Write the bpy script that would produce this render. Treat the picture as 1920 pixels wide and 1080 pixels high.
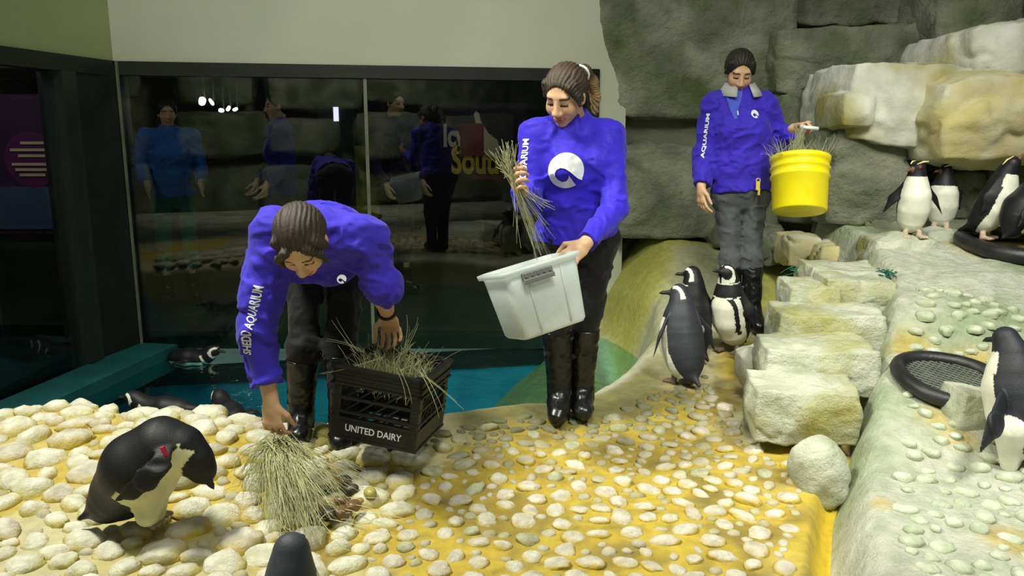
import bpy, bmesh, math, random
import numpy as np
from mathutils import Vector, Matrix
from mathutils.bvhtree import BVHTree

for o in list(bpy.data.objects):
    bpy.data.objects.remove(o, do_unlink=True)
scene = bpy.context.scene
COL = scene.collection

# ------------------------------------------------------------------ camera
F_PX = 1500.0
PITCH = math.radians(11.0)
CAM = np.array([0.0, 0.0, 1.3])
cam_data = bpy.data.cameras.new('camera')
cam_data.sensor_width = 36.0
cam_data.lens = 36.0 * F_PX / 1920.0
cam = bpy.data.objects.new('camera', cam_data)
COL.objects.link(cam)
cam.location = CAM
cam.rotation_euler = (math.pi / 2 - PITCH, 0, 0)
scene.camera = cam

# ------------------------------------------------------------------ light
scene.view_settings.view_transform = 'Standard'
scene.view_settings.look = 'None'
scene.view_settings.gamma = 1.0
scene.view_settings.exposure = 0.95
scene.view_settings.use_curve_mapping = False
world = bpy.data.worlds.new('world')
scene.world = world
world.use_nodes = True
world.node_tree.nodes['Background'].inputs[0].default_value = (0.80, 0.88, 0.80, 1)
world.node_tree.nodes['Background'].inputs[1].default_value = 0.10


def lamp(name, loc, aim, energy, size, color=(1, 1, 0.9), kind='AREA', spot=60, blend=0.5):
    l = bpy.data.lights.new(name, kind)
    l.energy = energy
    l.color = color
    if kind == 'AREA':
        l.shape = 'DISK'
        l.size = size
    elif kind == 'SPOT':
        l.spot_size = math.radians(spot)
        l.spot_blend = blend
        l.shadow_soft_size = size
    else:
        l.shadow_soft_size = size
    o = bpy.data.objects.new(name, l)
    COL.objects.link(o)
    o.location = loc
    if aim is not None:
        o.rotation_euler = (Vector(aim) - Vector(loc)).to_track_quat('-Z', 'Y').to_euler()
    return o


WARM = (1.0, 1.0, 0.84)
lamp('exhibit_or_fill_lamp', (-2.2, 2.5, 4.0), (-0.7, 2.9, 0.0), 430, 0.30, WARM, 'SPOT', 80, 0.7)
lamp('exhibit_or_fill_lamp', (2.0, 0.9, 3.6), (1.9, 3.3, 0.3), 330, 0.35, (1.0, 1.0, 0.9), 'SPOT', 62, 0.8)
lamp('exhibit_or_fill_lamp', (2.0, 2.4, 3.6), (2.9, 5.0, 1.5), 130, 0.4, (1.0, 1.0, 0.94), 'SPOT', 55, 0.8)  # added to brighten the jutting rocks; no such lamp is seen
lamp('exhibit_or_fill_lamp', (0.2, 1.0, 4.2), (0.5, 4.2, 0.4), 230, 0.5, WARM, 'SPOT', 80, 0.9)
lamp('wall_fill_light', (-1.0, 3.2, 4.4), (-0.8, 6.0, 2.6), 110, 0.6, (0.97, 1.0, 0.88), 'SPOT', 120, 0.9)  # added to brighten the plaster above the window; source unseen
lamp('hall_fill_light', (-0.2, 7.6, 2.8), None, 11, 0.3, (0.85, 0.8, 1.0), 'POINT')  # added point light so the sign and visitors show
lamp('hall_fill_light', (-4.1, 4.9, 2.6), None, 16, 0.3, (0.9, 0.8, 1.0), 'POINT')  # added point light so the poster shows behind the side window
lamp('exhibit_or_fill_lamp', (0.0, -0.3, 4.2), (0.0, -3.2, 1.5), 650, 0.4, WARM, 'SPOT', 110, 0.8)  # added behind the viewer to light the rockwork mirrored in the glass


# ------------------------------------------------------------------ pixel helpers
CF = np.array([0, math.cos(PITCH), -math.sin(PITCH)])
CU = np.array([0, math.sin(PITCH), math.cos(PITCH)])
CR = np.array([1.0, 0, 0])


def at(px, py, d):
    """point at forward depth d seen at pixel"""
    return CAM + d * (CF + CR * (px - 960) / F_PX + CU * (540 - py) / F_PX)


def onz(px, py, z):
    r = CF + CR * (px - 960) / F_PX + CU * (540 - py) / F_PX
    return CAM + r * ((z - CAM[2]) / r[2])


def V(*a):
    return np.array(a, dtype=float)


def nrm(v):
    v = np.asarray(v, float)
    return v / (np.linalg.norm(v) + 1e-12)


def lerp(a, b, t):
    return a + (b - a) * t


def sstep(a, b, x):
    t = np.clip((x - a) / (b - a), 0, 1)
    return t * t * (3 - 2 * t)


# ------------------------------------------------------------------ noise
_rs = np.random.RandomState(7)
_PERM = _rs.permutation(4096).astype(np.int64)
_VALS = _rs.rand(4096).astype(np.float32)


def vnoise(p):
    p = np.asarray(p, np.float32)
    i = np.floor(p).astype(np.int64)
    f = p - i
    f = f * f * (3 - 2 * f)

    def H(dx, dy, dz):
        a = _PERM[(i[..., 0] + dx) & 4095]
        a = _PERM[(a + i[..., 1] + dy) & 4095]
        return _VALS[_PERM[(a + i[..., 2] + dz) & 4095]]
    x, y, z = f[..., 0], f[..., 1], f[..., 2]
    c00 = H(0, 0, 0) * (1 - x) + H(1, 0, 0) * x
    c10 = H(0, 1, 0) * (1 - x) + H(1, 1, 0) * x
    c01 = H(0, 0, 1) * (1 - x) + H(1, 0, 1) * x
    c11 = H(0, 1, 1) * (1 - x) + H(1, 1, 1) * x
    return (c00 * (1 - y) + c10 * y) * (1 - z) + (c01 * (1 - y) + c11 * y) * z


def fbm(p, octv=4):
    """about -1..1"""
    p = np.asarray(p, np.float32)
    s = 0; a = 0.5
    for k in range(octv):
        s = s + a * (vnoise(p * (2 ** k) + 17.3 * k) * 2 - 1)
        a *= 0.5
    return s


# ------------------------------------------------------------------ object helpers
def link_mesh(name, verts, faces, mat=None, parent=None, col=None, smooth=True, loc=None):
    me = bpy.data.meshes.new(name)
    verts = np.asarray(verts, float)
    if loc is not None:
        verts = verts - np.asarray(loc)
    elif parent is not None and parent.type == 'EMPTY':
        verts = verts - np.array(parent.location)
    elif parent is not None and 'base' in parent:
        verts = verts - np.array(parent['base'])
    if isinstance(faces, np.ndarray):
        nf, k = faces.shape
        me.vertices.add(len(verts))
        me.vertices.foreach_set('co', verts.astype(np.float32).ravel())
        me.loops.add(nf * k)
        me.loops.foreach_set('vertex_index', faces.astype(np.int32).ravel())
        me.polygons.add(nf)
        me.polygons.foreach_set('loop_start', (np.arange(nf) * k).astype(np.int32))
        me.update(calc_edges=True)
    else:
        me.from_pydata([tuple(v) for v in verts], [], [tuple(f) for f in faces])
        me.update()
    if smooth:
        me.polygons.foreach_set('use_smooth', [True] * len(me.polygons))
    if col is not None:
        a = me.attributes.new('col', 'FLOAT_COLOR', 'POINT')
        c = np.ones((len(verts), 4), np.float32)
        c[:, :3] = col
        a.data.foreach_set('color', c.ravel())
    if mat is not None:
        me.materials.append(mat)
    o = bpy.data.objects.new(name, me)
    COL.objects.link(o)
    if parent is not None:
        o.parent = parent
    if loc is not None and parent is None:
        o.location = tuple(loc)
    return o


def thing(name, label, cat, loc, group=None):
    o = bpy.data.objects.new(name, None)
    COL.objects.link(o)
    o.location = tuple(loc)
    o.empty_display_size = 0.05
    o['label'] = label; o['category'] = cat
    if group:
        o['group'] = group
    return o


def tag(o, label, cat, group=None, kind=None):
    o['label'] = label; o['category'] = cat
    if group: o['group'] = group
    if kind: o['kind'] = kind
    return o


def struct(o, label=None):
    o['kind'] = 'structure'
    if label:
        o['label'] = label
    return o


class MB:
    """collects simple shapes to one mesh"""
    def __init__(s):
        s.v = []; s.f = []

    def add(s, v, f):
        b = len(s.v)
        s.v += [tuple(x) for x in v]
        s.f += [tuple(i + b for i in q) for q in f]
        return s

    def box(s, c, size, M=None):
        sx, sy, sz = [q / 2 for q in size]
        p = [V(x, y, z) for x in (-sx, sx) for y in (-sy, sy) for z in (-sz, sz)]
        M = np.eye(3) if M is None else np.asarray(M)
        return s.add([np.asarray(c) + M @ q for q in p],
                     [(0, 1, 3, 2), (4, 6, 7, 5), (0, 4, 5, 1), (2, 3, 7, 6), (0, 2, 6, 4), (1, 5, 7, 3)])

    def tube(s, pts, rad, n=8, cap=True):
        pts = [np.asarray(p, float) for p in pts]
        if not hasattr(rad, '__len__'):
            rad = [rad] * len(pts)
        b = len(s.v)
        ref = V(0.31, 0.17, 0.93)
        prev = None
        for i, p in enumerate(pts):
            t = nrm(pts[min(i + 1, len(pts) - 1)] - pts[max(i - 1, 0)])
            if prev is None:
                u = nrm(np.cross(t, ref if abs(np.dot(t, nrm(ref))) < 0.95 else V(1, 0, 0)))
            else:
                u = nrm(prev - t * np.dot(prev, t))
            prev = u
            w = np.cross(t, u)
            for k in range(n):
                a = 2 * math.pi * k / n
                s.v.append(tuple(p + rad[i] * (math.cos(a) * u + math.sin(a) * w)))
        for i in range(len(pts) - 1):
            for k in range(n):
                k2 = (k + 1) % n
                s.f.append((b + i * n + k, b + i * n + k2, b + (i + 1) * n + k2, b + (i + 1) * n + k))
        if cap:
            s.f.append(tuple(b + k for k in reversed(range(n))))
            s.f.append(tuple(b + (len(pts) - 1) * n + k for k in range(n)))
        return s

    def lathe(s, prof, n=48, c=(0, 0, 0), M=None, close=False):
        M = np.eye(3) if M is None else np.asarray(M)
        b = len(s.v); m = len(prof)
        for k in range(n):
            a = 2 * math.pi * k / n
            for r, z in prof:
                s.v.append(tuple(np.asarray(c) + M @ V(r * math.cos(a), r * math.sin(a), z)))
        for k in range(n):
            k2 = (k + 1) % n
            for j in range(m if close else m - 1):
                j2 = (j + 1) % m
                s.f.append((b + k * m + j, b + k2 * m + j, b + k2 * m + j2, b + k * m + j2))
        return s

    def build(s, name, mat, parent=None, smooth=False, loc=None, bevel=0, col=None):
        o = link_mesh(name, np.array(s.v), s.f, mat, parent, col, smooth, loc)
        if bevel:
            m = o.modifiers.new('bevel', 'BEVEL'); m.width = bevel; m.segments = 2; m.limit_method = 'ANGLE'
        return o


def rotz(a):
    c, s = math.cos(a), math.sin(a)
    return np.array([[c, -s, 0], [s, c, 0], [0, 0, 1.0]])


def rotx(a):
    c, s = math.cos(a), math.sin(a)
    return np.array([[1.0, 0, 0], [0, c, -s], [0, s, c]])


def roty(a):
    c, s = math.cos(a), math.sin(a)
    return np.array([[c, 0, s], [0, 1.0, 0], [-s, 0, c]])


# ------------------------------------------------------------------ materials
def srgb(r, g, b):
    def f(c):
        c = c / 255.0
        return c / 12.92 if c <= 0.04045 else ((c + 0.055) / 1.055) ** 2.4
    return (f(r), f(g), f(b))


def new_mat(name):
    m = bpy.data.materials.new(name)
    m.use_nodes = True
    nt = m.node_tree
    b = nt.nodes['Principled BSDF']
    return m, nt, b


def N(nt, t, **kw):
    n = nt.nodes.new(t)
    for k, v in kw.items():
        setattr(n, k, v)
    return n


def mat_noise(name, c1, c2, scale=8, rough=0.7, bump=0.0, bscale=40, attr=False, spec=0.5, detail=4, c3=None, s3=2.5, metal=0, bdist=0.01):
    """colour from noise in world space (or from the painted pigment attribute), fine relief by bump"""
    m, nt, b = new_mat(name)
    geo = N(nt, 'ShaderNodeNewGeometry')
    no = N(nt, 'ShaderNodeTexNoise'); no.inputs['Scale'].default_value = scale; no.inputs['Detail'].default_value = detail
    nt.links.new(geo.outputs['Position'], no.inputs['Vector'])
    ramp = N(nt, 'ShaderNodeValToRGB')
    ramp.color_ramp.elements[0].position = 0.34; ramp.color_ramp.elements[1].position = 0.66
    ramp.color_ramp.elements[0].color = (*c1, 1); ramp.color_ramp.elements[1].color = (*c2, 1)
    nt.links.new(no.outputs['Fac'], ramp.inputs['Fac'])
    out = ramp.outputs['Color']
    if c3 is not None:
        n3 = N(nt, 'ShaderNodeTexNoise'); n3.inputs['Scale'].default_value = s3; n3.inputs['Detail'].default_value = 6
        nt.links.new(geo.outputs['Position'], n3.inputs['Vector'])
        r3 = N(nt, 'ShaderNodeValToRGB')
        r3.color_ramp.elements[0].position = 0.5; r3.color_ramp.elements[1].position = 0.68
        nt.links.new(n3.outputs['Fac'], r3.inputs['Fac'])
        mx = N(nt, 'ShaderNodeMix', data_type='RGBA')
        nt.links.new(r3.outputs['Color'], mx.inputs['Factor'])
        nt.links.new(out, mx.inputs['A']); mx.inputs['B'].default_value = (*c3, 1)
        out = mx.outputs['Result']
    if attr:
        at_ = N(nt, 'ShaderNodeAttribute', attribute_name='col')
        mx = N(nt, 'ShaderNodeMix', data_type='RGBA', blend_type='MULTIPLY')
        mx.inputs['Factor'].default_value = 1
        nt.links.new(at_.outputs['Color'], mx.inputs['A']); nt.links.new(out, mx.inputs['B'])
        out = mx.outputs['Result']
    nt.links.new(out, b.inputs['Base Color'])
    b.inputs['Roughness'].default_value = rough
    b.inputs['Specular IOR Level'].default_value = spec
    b.inputs['Metallic'].default_value = metal
    if bump:
        nb = N(nt, 'ShaderNodeTexNoise'); nb.inputs['Scale'].default_value = bscale; nb.inputs['Detail'].default_value = 8
        nb.inputs['Roughness'].default_value = 0.65
        nt.links.new(geo.outputs['Position'], nb.inputs['Vector'])
        bp = N(nt, 'ShaderNodeBump'); bp.inputs['Strength'].default_value = bump; bp.inputs['Distance'].default_value = bdist
        nt.links.new(nb.outputs['Fac'], bp.inputs['Height'])
        nt.links.new(bp.outputs['Normal'], b.inputs['Normal'])
    return m


def mat_plain(name, c, rough=0.5, spec=0.5, emit=None, es=1, metal=0):
    m = mat_noise(name, tuple(q * 0.92 for q in c), tuple(min(1, q * 1.06) for q in c), 6, rough, 0, spec=spec, metal=metal)
    if emit:
        b = m.node_tree.nodes['Principled BSDF']
        b.inputs['Emission Color'].default_value = (*emit, 1)
        b.inputs['Emission Strength'].default_value = es
    return m


def mat_glass(name, tint=(0.9, 0.95, 0.92), ior=1.5, rough=0.0, bump=0, bscale=3):
    m = bpy.data.materials.new(name); m.use_nodes = True
    nt = m.node_tree
    nt.nodes.clear()
    out = N(nt, 'ShaderNodeOutputMaterial')
    tr = N(nt, 'ShaderNodeBsdfTransparent'); tr.inputs[0].default_value = (*tint, 1)
    gl = N(nt, 'ShaderNodeBsdfGlossy'); gl.inputs['Roughness'].default_value = rough
    # Schlick reflectance, the same from both sides of the sheet
    fr = N(nt, 'ShaderNodeLayerWeight'); fr.inputs['Blend'].default_value = 0.5
    pw = N(nt, 'ShaderNodeMath', operation='POWER'); pw.inputs[1].default_value = 5.0
    f0 = ((ior - 1) / (ior + 1)) ** 2
    ma = N(nt, 'ShaderNodeMath', operation='MULTIPLY_ADD'); ma.inputs[1].default_value = 1 - f0; ma.inputs[2].default_value = f0
    nt.links.new(fr.outputs['Facing'], pw.inputs[0]); nt.links.new(pw.outputs[0], ma.inputs[0])
    mx = N(nt, 'ShaderNodeMixShader')
    nt.links.new(ma.outputs[0], mx.inputs[0]); nt.links.new(tr.outputs[0], mx.inputs[1]); nt.links.new(gl.outputs[0], mx.inputs[2])
    nt.links.new(mx.outputs[0], out.inputs['Surface'])
    if bump:
        geo = N(nt, 'ShaderNodeNewGeometry')
        no = N(nt, 'ShaderNodeTexNoise'); no.inputs['Scale'].default_value = bscale; no.inputs['Detail'].default_value = 3
        nt.links.new(geo.outputs['Position'], no.inputs['Vector'])
        bp = N(nt, 'ShaderNodeBump'); bp.inputs['Strength'].default_value = bump; bp.inputs['Distance'].default_value = 0.05
        nt.links.new(no.outputs['Fac'], bp.inputs['Height'])
        nt.links.new(bp.outputs['Normal'], gl.inputs['Normal']); nt.links.new(bp.outputs['Normal'], fr.inputs['Normal'])
    return m


def mat_attr(name, rough=0.6, bump=0.0, bscale=80, spec=0.5, sheen=0, sss=0, var=0.12, stretch=None):
    m = mat_noise(name, (1 - var,) * 3, (1, 1, 1), 14, rough, bump, bscale, attr=True, spec=spec, bdist=0.004)
    b = m.node_tree.nodes['Principled BSDF']
    if sheen:
        b.inputs['Sheen Weight'].default_value = sheen
    if sss:
        b.inputs['Subsurface Weight'].default_value = sss
        b.inputs['Subsurface Scale'].default_value = 0.01
    return m


# ------------------------------------------------------------------ implicit surfaces
class Field:
    def __init__(s):
        s.pr = []      # (func, lo, hi, k, group, mode)

    def rc(s, a, b, ra, rb, k=0.02, g=0, flat=None, sub=False, cuta=False, cutb=False):
        a = np.asarray(a, float); b = np.asarray(b, float)
        ba = b - a; L2 = max(float(np.dot(ba, ba)), 1e-9)
        ax = ba / math.sqrt(L2)
        if flat is not None:
            fn = nrm(np.asarray(flat[0]) - ax * np.dot(flat[0], ax)); fs = flat[1]

        def f(P):
            q = P - a
            if flat is not None:
                w = q @ fn
                q = q + (w * (1 / fs - 1))[..., None] * fn
            t = np.clip((q @ ba) / L2, 0, 1)
            d = np.linalg.norm(q - t[..., None] * ba, axis=-1) - (ra + (rb - ra) * t)
            if flat is not None:
                d = d * (fs + (1 - fs) * 0.5)
            if cuta:
                d = np.maximum(d, -((P - a) @ ax))
            if cutb:
                d = np.maximum(d, (P - b) @ ax)
            return d
        r = max(ra, rb)
        s.pr.append((f, np.minimum(a, b) - r, np.maximum(a, b) + r, k, g, 'sub' if sub else 'add'))
        return s

    def el(s, c, r, R=None, k=0.02, g=0, sub=False):
        c = np.asarray(c, float); r = np.asarray(r, float) * np.ones(3)
        R = np.eye(3) if R is None else np.asarray(R)   # rows = axes

        def f(P):
            q = (P - c) @ R.T
            k0 = np.linalg.norm(q / r, axis=-1)
            k1 = np.linalg.norm(q / (r * r), axis=-1) + 1e-9
            return k0 * (k0 - 1) / k1
        m = r.max()
        s.pr.append((f, c - m, c + m, k, g, 'sub' if sub else 'add'))
        return s

    def cut(s, pt, n):
        pt = np.asarray(pt, float); n = nrm(n)
        s.pr.append((lambda P: (P - pt) @ n, None, None, 0, -1, 'cut'))
        return s

    def mesh(s, h, disp=None, dmax=0.0):
        adds = [p for p in s.pr if p[5] == 'add']
        lo = np.min([p[1] for p in adds], axis=0) - 4 * h - dmax
        hi = np.max([p[2] for p in adds], axis=0) + 4 * h + dmax
        n = np.ceil((hi - lo) / h).astype(int) + 1
        X = [(lo[i] + h * np.arange(n[i])).astype(np.float32) for i in range(3)]
        vol = np.full(n, 0.5, np.float32)
        for f, l, u, k, g, mode in s.pr:
            if mode == 'cut':
                sl = tuple(slice(0, n[i]) for i in range(3))
            else:
                i0 = np.clip(np.floor((l - k - 3 * h - dmax - lo) / h).astype(int), 0, n)
                i1 = np.clip(np.ceil((u + k + 3 * h + dmax - lo) / h).astype(int) + 1, 0, n)
                if np.any(i1 <= i0):
                    continue
                sl = tuple(slice(i0[i], i1[i]) for i in range(3))
            P = np.stack(np.meshgrid(X[0][sl[0]], X[1][sl[1]], X[2][sl[2]], indexing='ij'), -1)
            cur = vol[sl]
            d = f(P).astype(np.float32)
            if mode == 'add':
                if k > 0:
                    hh = np.clip(0.5 + 0.5 * (cur - d) / k, 0, 1)
                    vol[sl] = cur * (1 - hh) + d * hh - k * hh * (1 - hh)
                else:
                    vol[sl] = np.minimum(cur, d)
            elif mode == 'sub':
                kk = max(k, 1e-4)
                hh = np.clip(0.5 - 0.5 * (cur + d) / kk, 0, 1)
                vol[sl] = cur * (1 - hh) - d * hh + kk * hh * (1 - hh)
            else:
                vol[sl] = np.maximum(cur, d)
        if disp is not None:
            m = np.abs(vol) < (dmax + 2.5 * h)
            idx = np.argwhere(m)
            P = lo + h * idx
            vol[m] += disp(P).astype(np.float32)
        return surface_nets(vol, lo, h)

    def groups(s, P):
        best = np.full(len(P), 1e9); lab = np.zeros(len(P), int)
        for f, l, u, k, g, mode in s.pr:
            if mode != 'add':
                continue
            d = f(P)
            m = d < best
            best[m] = d[m]; lab[m] = g
        return lab


def surface_nets(vol, lo, h):
    ins = vol < 0
    nx, ny, nz = vol.shape
    c = np.zeros((nx - 1, ny - 1, nz - 1), np.uint8)
    for dx in (0, 1):
        for dy in (0, 1):
            for dz in (0, 1):
                c += ins[dx:nx - 1 + dx, dy:ny - 1 + dy, dz:nz - 1 + dz]
    act = (c > 0) & (c < 8)
    ijk = np.argwhere(act)
    index = np.full(act.shape, -1, np.int64)
    index[act] = np.arange(len(ijk))
    acc = np.zeros((len(ijk), 3)); cnt = np.zeros(len(ijk))
    corners = [(0, 0, 0), (1, 0, 0), (0, 1, 0), (1, 1, 0), (0, 0, 1), (1, 0, 1), (0, 1, 1), (1, 1, 1)]
    vals = [vol[ijk[:, 0] + a, ijk[:, 1] + b, ijk[:, 2] + d].astype(float) for a, b, d in corners]
    for e0 in range(8):
        for e1 in range(e0 + 1, 8):
            diff = [corners[e1][q] - corners[e0][q] for q in range(3)]
            if sum(abs(q) for q in diff) != 1:
                continue
            a, b = vals[e0], vals[e1]
            m = (a < 0) != (b < 0)
            t = np.where(m, a / np.where(np.abs(a - b) < 1e-12, 1, a - b), 0)
            p = np.array(corners[e0])[None, :] + t[:, None] * np.array(diff)[None, :]
            acc[m] += p[m]; cnt[m] += 1
    verts = lo + h * (ijk + acc / np.maximum(cnt, 1)[:, None])
    faces = []
    for ax in range(3):
        o1, o2 = [(1, 2), (2, 0), (0, 1)][ax]
        sl0 = [slice(1, -1)] * 3; sl1 = [slice(1, -1)] * 3
        sl0[ax] = slice(0, -1); sl1[ax] = slice(1, None)
        a = ins[tuple(sl0)]; b = ins[tuple(sl1)]
        for flip, m in ((False, a & ~b), (True, ~a & b)):
            q = np.argwhere(m)
            if len(q) == 0:
                continue
            base = q.copy()
            for i in range(3):
                if i != ax:
                    base[:, i] += 1

            def idx(s1, s2):
                r = base.copy(); r[:, o1] -= s1; r[:, o2] -= s2
                return index[r[:, 0], r[:, 1], r[:, 2]]
            quad = np.stack([idx(1, 1), idx(0, 1), idx(0, 0), idx(1, 0)], 1)
            if flip:
                quad = quad[:, ::-1]
            faces.append(quad)
    F = np.concatenate(faces)
    F = F[(F >= 0).all(1)]
    return verts, F


def vertex_normals(v, f):
    n = np.cross(v[f[:, 2]] - v[f[:, 0]], v[f[:, 3 if f.shape[1] == 4 else 1]] - v[f[:, 1 if f.shape[1] == 4 else 0]])
    vn = np.zeros_like(v)
    for k in range(f.shape[1]):
        np.add.at(vn, f[:, k], n)
    return vn / (np.linalg.norm(vn, axis=1, keepdims=True) + 1e-12)


# ------------------------------------------------------------------ rock maker
_cube_cache = {}


def cube_topo(n):
    if n in _cube_cache:
        return _cube_cache[n]
    g = np.linspace(-1, 1, n + 1)
    vs = []; fs = []
    for ax in range(3):
        for sg in (-1, 1):
            A, B = np.meshgrid(g, g, indexing='ij')
            P = np.zeros((n + 1, n + 1, 3))
            P[..., ax] = sg; P[..., (ax + 1) % 3] = A; P[..., (ax + 2) % 3] = B
            b = sum(len(q) for q in vs)
            vs.append(P.reshape(-1, 3))
            i, j = np.meshgrid(np.arange(n), np.arange(n), indexing='ij')
            i = i.ravel(); j = j.ravel()
            q = np.stack([i * (n + 1) + j, (i + 1) * (n + 1) + j, (i + 1) * (n + 1) + j + 1, i * (n + 1) + j + 1], 1) + b
            fs.append(q if sg > 0 else q[:, ::-1])
    Vv = np.concatenate(vs); Ff = np.concatenate(fs)
    key = np.round(Vv * 1e5).astype(np.int64)
    _, first, inv = np.unique(key, axis=0, return_index=True, return_inverse=True)
    inv = inv.ravel()
    _cube_cache[n] = (Vv[first], inv[Ff])
    return _cube_cache[n]


def rock(dims, seed=0, rnd=0.45, amp=0.06, freq=2.2, n=14, crack=0.0):
    """rounded, weathered block; dims in metres"""
    c, f = cube_topo(n)
    s = c / np.linalg.norm(c, axis=1, keepdims=True)
    # spherify corners only
    p = lerp(c, s * 1.22, rnd)
    p = p * np.asarray(dims) / 2
    m = float(np.mean(dims))
    o = np.array([seed * 3.17, seed * 1.31, seed * 7.7])
    dsp = fbm(p / m * freq + o, 5)
    nn = nrm_rows(s * np.asarray(dims).mean() / np.asarray(dims))
    p = p + nn * (dsp * amp * m * 2)[:, None]
    p = p + nn * (0.5 * amp * m * (0.35 - np.abs(fbm(p / m * freq * 1.7 + o + 5, 3))))[:, None]
    p = p + nn * (0.010 * fbm(p * 14 + o, 3))[:, None]
    q = fbm(p / m * freq * 0.6 + o + 9, 2)
    p = p + np.stack([q, fbm(p / m * freq * .6 + o + 31, 2), 0.6 * fbm(p / m * freq * .6 + o + 53, 2)], 1) * amp * m * 1.2
    if crack:
        w = np.abs(fbm(p / m * 1.6 + o + 77, 3))
        p = p - nn * (np.exp(-(w / 0.05) ** 2) * crack)[:, None]
    return p, f


def nrm_rows(a):
    return a / (np.linalg.norm(a, axis=1, keepdims=True) + 1e-12)


def blades_mesh(polys, rad, n=3):
    """thin stalks; polys (B,S,3)"""
    polys = np.asarray(polys, float)
    B, S, _ = polys.shape
    t = np.gradient(polys, axis=1)
    t /= np.linalg.norm(t, axis=2, keepdims=True) + 1e-9
    ref = np.where(np.abs(t[..., 2:3]) > 0.9, V(1, 0, 0), V(0, 0, 1))
    u = np.cross(t, ref); u /= np.linalg.norm(u, axis=2, keepdims=True) + 1e-9
    w = np.cross(t, u)
    taper = np.linspace(1, 0.45, S)[None, :, None]
    rr = (np.asarray(rad).reshape(-1, 1, 1) * np.ones((B, 1, 1))) * taper
    rings = []
    for k in range(n):
        a = 2 * math.pi * k / n
        rings.append(polys + rr * (math.cos(a) * u + math.sin(a) * w))
    vv = np.stack(rings, 2).reshape(-1, 3)
    f = []
    base = np.arange(B)[:, None, None] * S * n
    s_ = np.arange(S - 1)[None, :, None] * n
    k_ = np.arange(n)[None, None, :]; k2 = (k_ + 1) % n
    q = np.stack(np.broadcast_arrays(base + s_ + k_, base + s_ + k2, base + s_ + n + k2, base + s_ + n + k_), -1).reshape(-1, 4)
    return vv, q


def bez(p0, p1, p2, S=5):
    t = np.linspace(0, 1, S)[None, :, None]
    p0, p1, p2 = [np.asarray(p)[:, None, :] for p in (p0, p1, p2)]
    return (1 - t) ** 2 * p0 + 2 * t * (1 - t) * p1 + t * t * p2


def bez1(ps, n=10):
    """smooth polyline through points (Catmull-Rom)"""
    ps = [np.asarray(p, float) for p in ps]
    out = []
    for i in range(len(ps) - 1):
        a = ps[max(i - 1, 0)]; b = ps[i]; c = ps[i + 1]; d = ps[min(i + 2, len(ps) - 1)]
        for t in np.linspace(0, 1, n, endpoint=False):
            out.append(0.5 * ((2 * b) + (-a + c) * t + (2 * a - 5 * b + 4 * c - d) * t * t + (-a + 3 * b - 3 * c + d) * t ** 3))
    out.append(ps[-1])
    return out


# ------------------------------------------------------------------ flat print laid on a surface
def text_flat(body, size, align='CENTER', bold=0.0):
    cu = bpy.data.curves.new('lettering', 'FONT')
    cu.body = body; cu.size = size; cu.align_x = align; cu.align_y = 'CENTER'
    cu.offset = bold
    cu.resolution_u = 3
    o = bpy.data.objects.new('lettering_tmp', cu)
    COL.objects.link(o)
    dg = bpy.context.evaluated_depsgraph_get()
    me = o.evaluated_get(dg).to_mesh()
    v = np.array([x.co[:] for x in me.vertices]); f = [tuple(p.vertices) for p in me.polygons]
    o.evaluated_get(dg).to_mesh_clear()
    bpy.data.objects.remove(o, do_unlink=True)
    bpy.data.curves.remove(cu)
    return v[:, :2], f


def subdiv2d(v, f, maxlen):
    bm = bmesh.new()
    vs = [bm.verts.new((x, y, 0)) for x, y in v]
    for q in f:
        try:
            bm.faces.new([vs[i] for i in q])
        except ValueError:
            pass
    bmesh.ops.triangulate(bm, faces=bm.faces)
    for _ in range(4):
        es = [e for e in bm.edges if e.calc_length() > maxlen]
        if not es:
            break
        bmesh.ops.subdivide_edges(bm, edges=es, cuts=1, use_grid_fill=False)
        bmesh.ops.triangulate(bm, faces=bm.faces)
    bm.verts.ensure_lookup_table()
    for i, x in enumerate(bm.verts):
        x.index = i
    v2 = np.array([x.co[:2] for x in bm.verts]); f2 = [tuple(q.index for q in p.verts) for p in bm.faces]
    bm.free()
    return v2, f2


def drape(v2, f2, c, U, W, bvh, off=0.003):
    """lay a flat shape with axes U,W onto a surface, along -U x W"""
    U = nrm(U); W = nrm(W - U * np.dot(U, W)); Nn = np.cross(U, W)
    out = []; last = 0.0
    for x, y in v2:
        o = np.asarray(c) + U * x + W * y + Nn * 0.25
        hit = bvh.ray_cast(Vector(o), Vector(-Nn), 0.6)
        dist = hit[3] if hit[0] is not None else (last or 0.25)
        last = dist
        out.append(o - Nn * (dist - off))
    return np.array(out), f2

# ================================================================== SETTING
rng = np.random.RandomState(3)
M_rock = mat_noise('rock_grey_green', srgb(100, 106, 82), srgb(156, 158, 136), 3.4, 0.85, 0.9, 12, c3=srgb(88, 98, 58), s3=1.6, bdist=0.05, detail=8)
M_rock_lit = mat_noise('rock_pale_lit', srgb(186, 186, 168), srgb(222, 222, 208), 4.0, 0.85, 0.5, 20, c3=srgb(168, 160, 100), s3=2.2, bdist=0.02)  # lit rock copy, lamplight put into the colour; also serves pale boulders
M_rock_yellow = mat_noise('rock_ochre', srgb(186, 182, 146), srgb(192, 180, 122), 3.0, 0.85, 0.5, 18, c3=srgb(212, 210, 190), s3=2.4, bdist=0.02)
M_step = mat_noise('rock_step', srgb(168, 174, 146), srgb(206, 208, 190), 6.0, 0.9, 0.9, 26, c3=srgb(170, 166, 96), s3=3.2, bdist=0.025)
M_ground = mat_noise('ground_mix', (0.80, 0.80, 0.80), (1, 1, 1), 22, 0.75, 0.5, 45, attr=True, bdist=0.012)
M_ledge = mat_noise('ledge_mix', (0.74, 0.76, 0.72), (1, 1, 1), 16, 0.88, 1.0, 30, attr=True, bdist=0.03)


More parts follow.
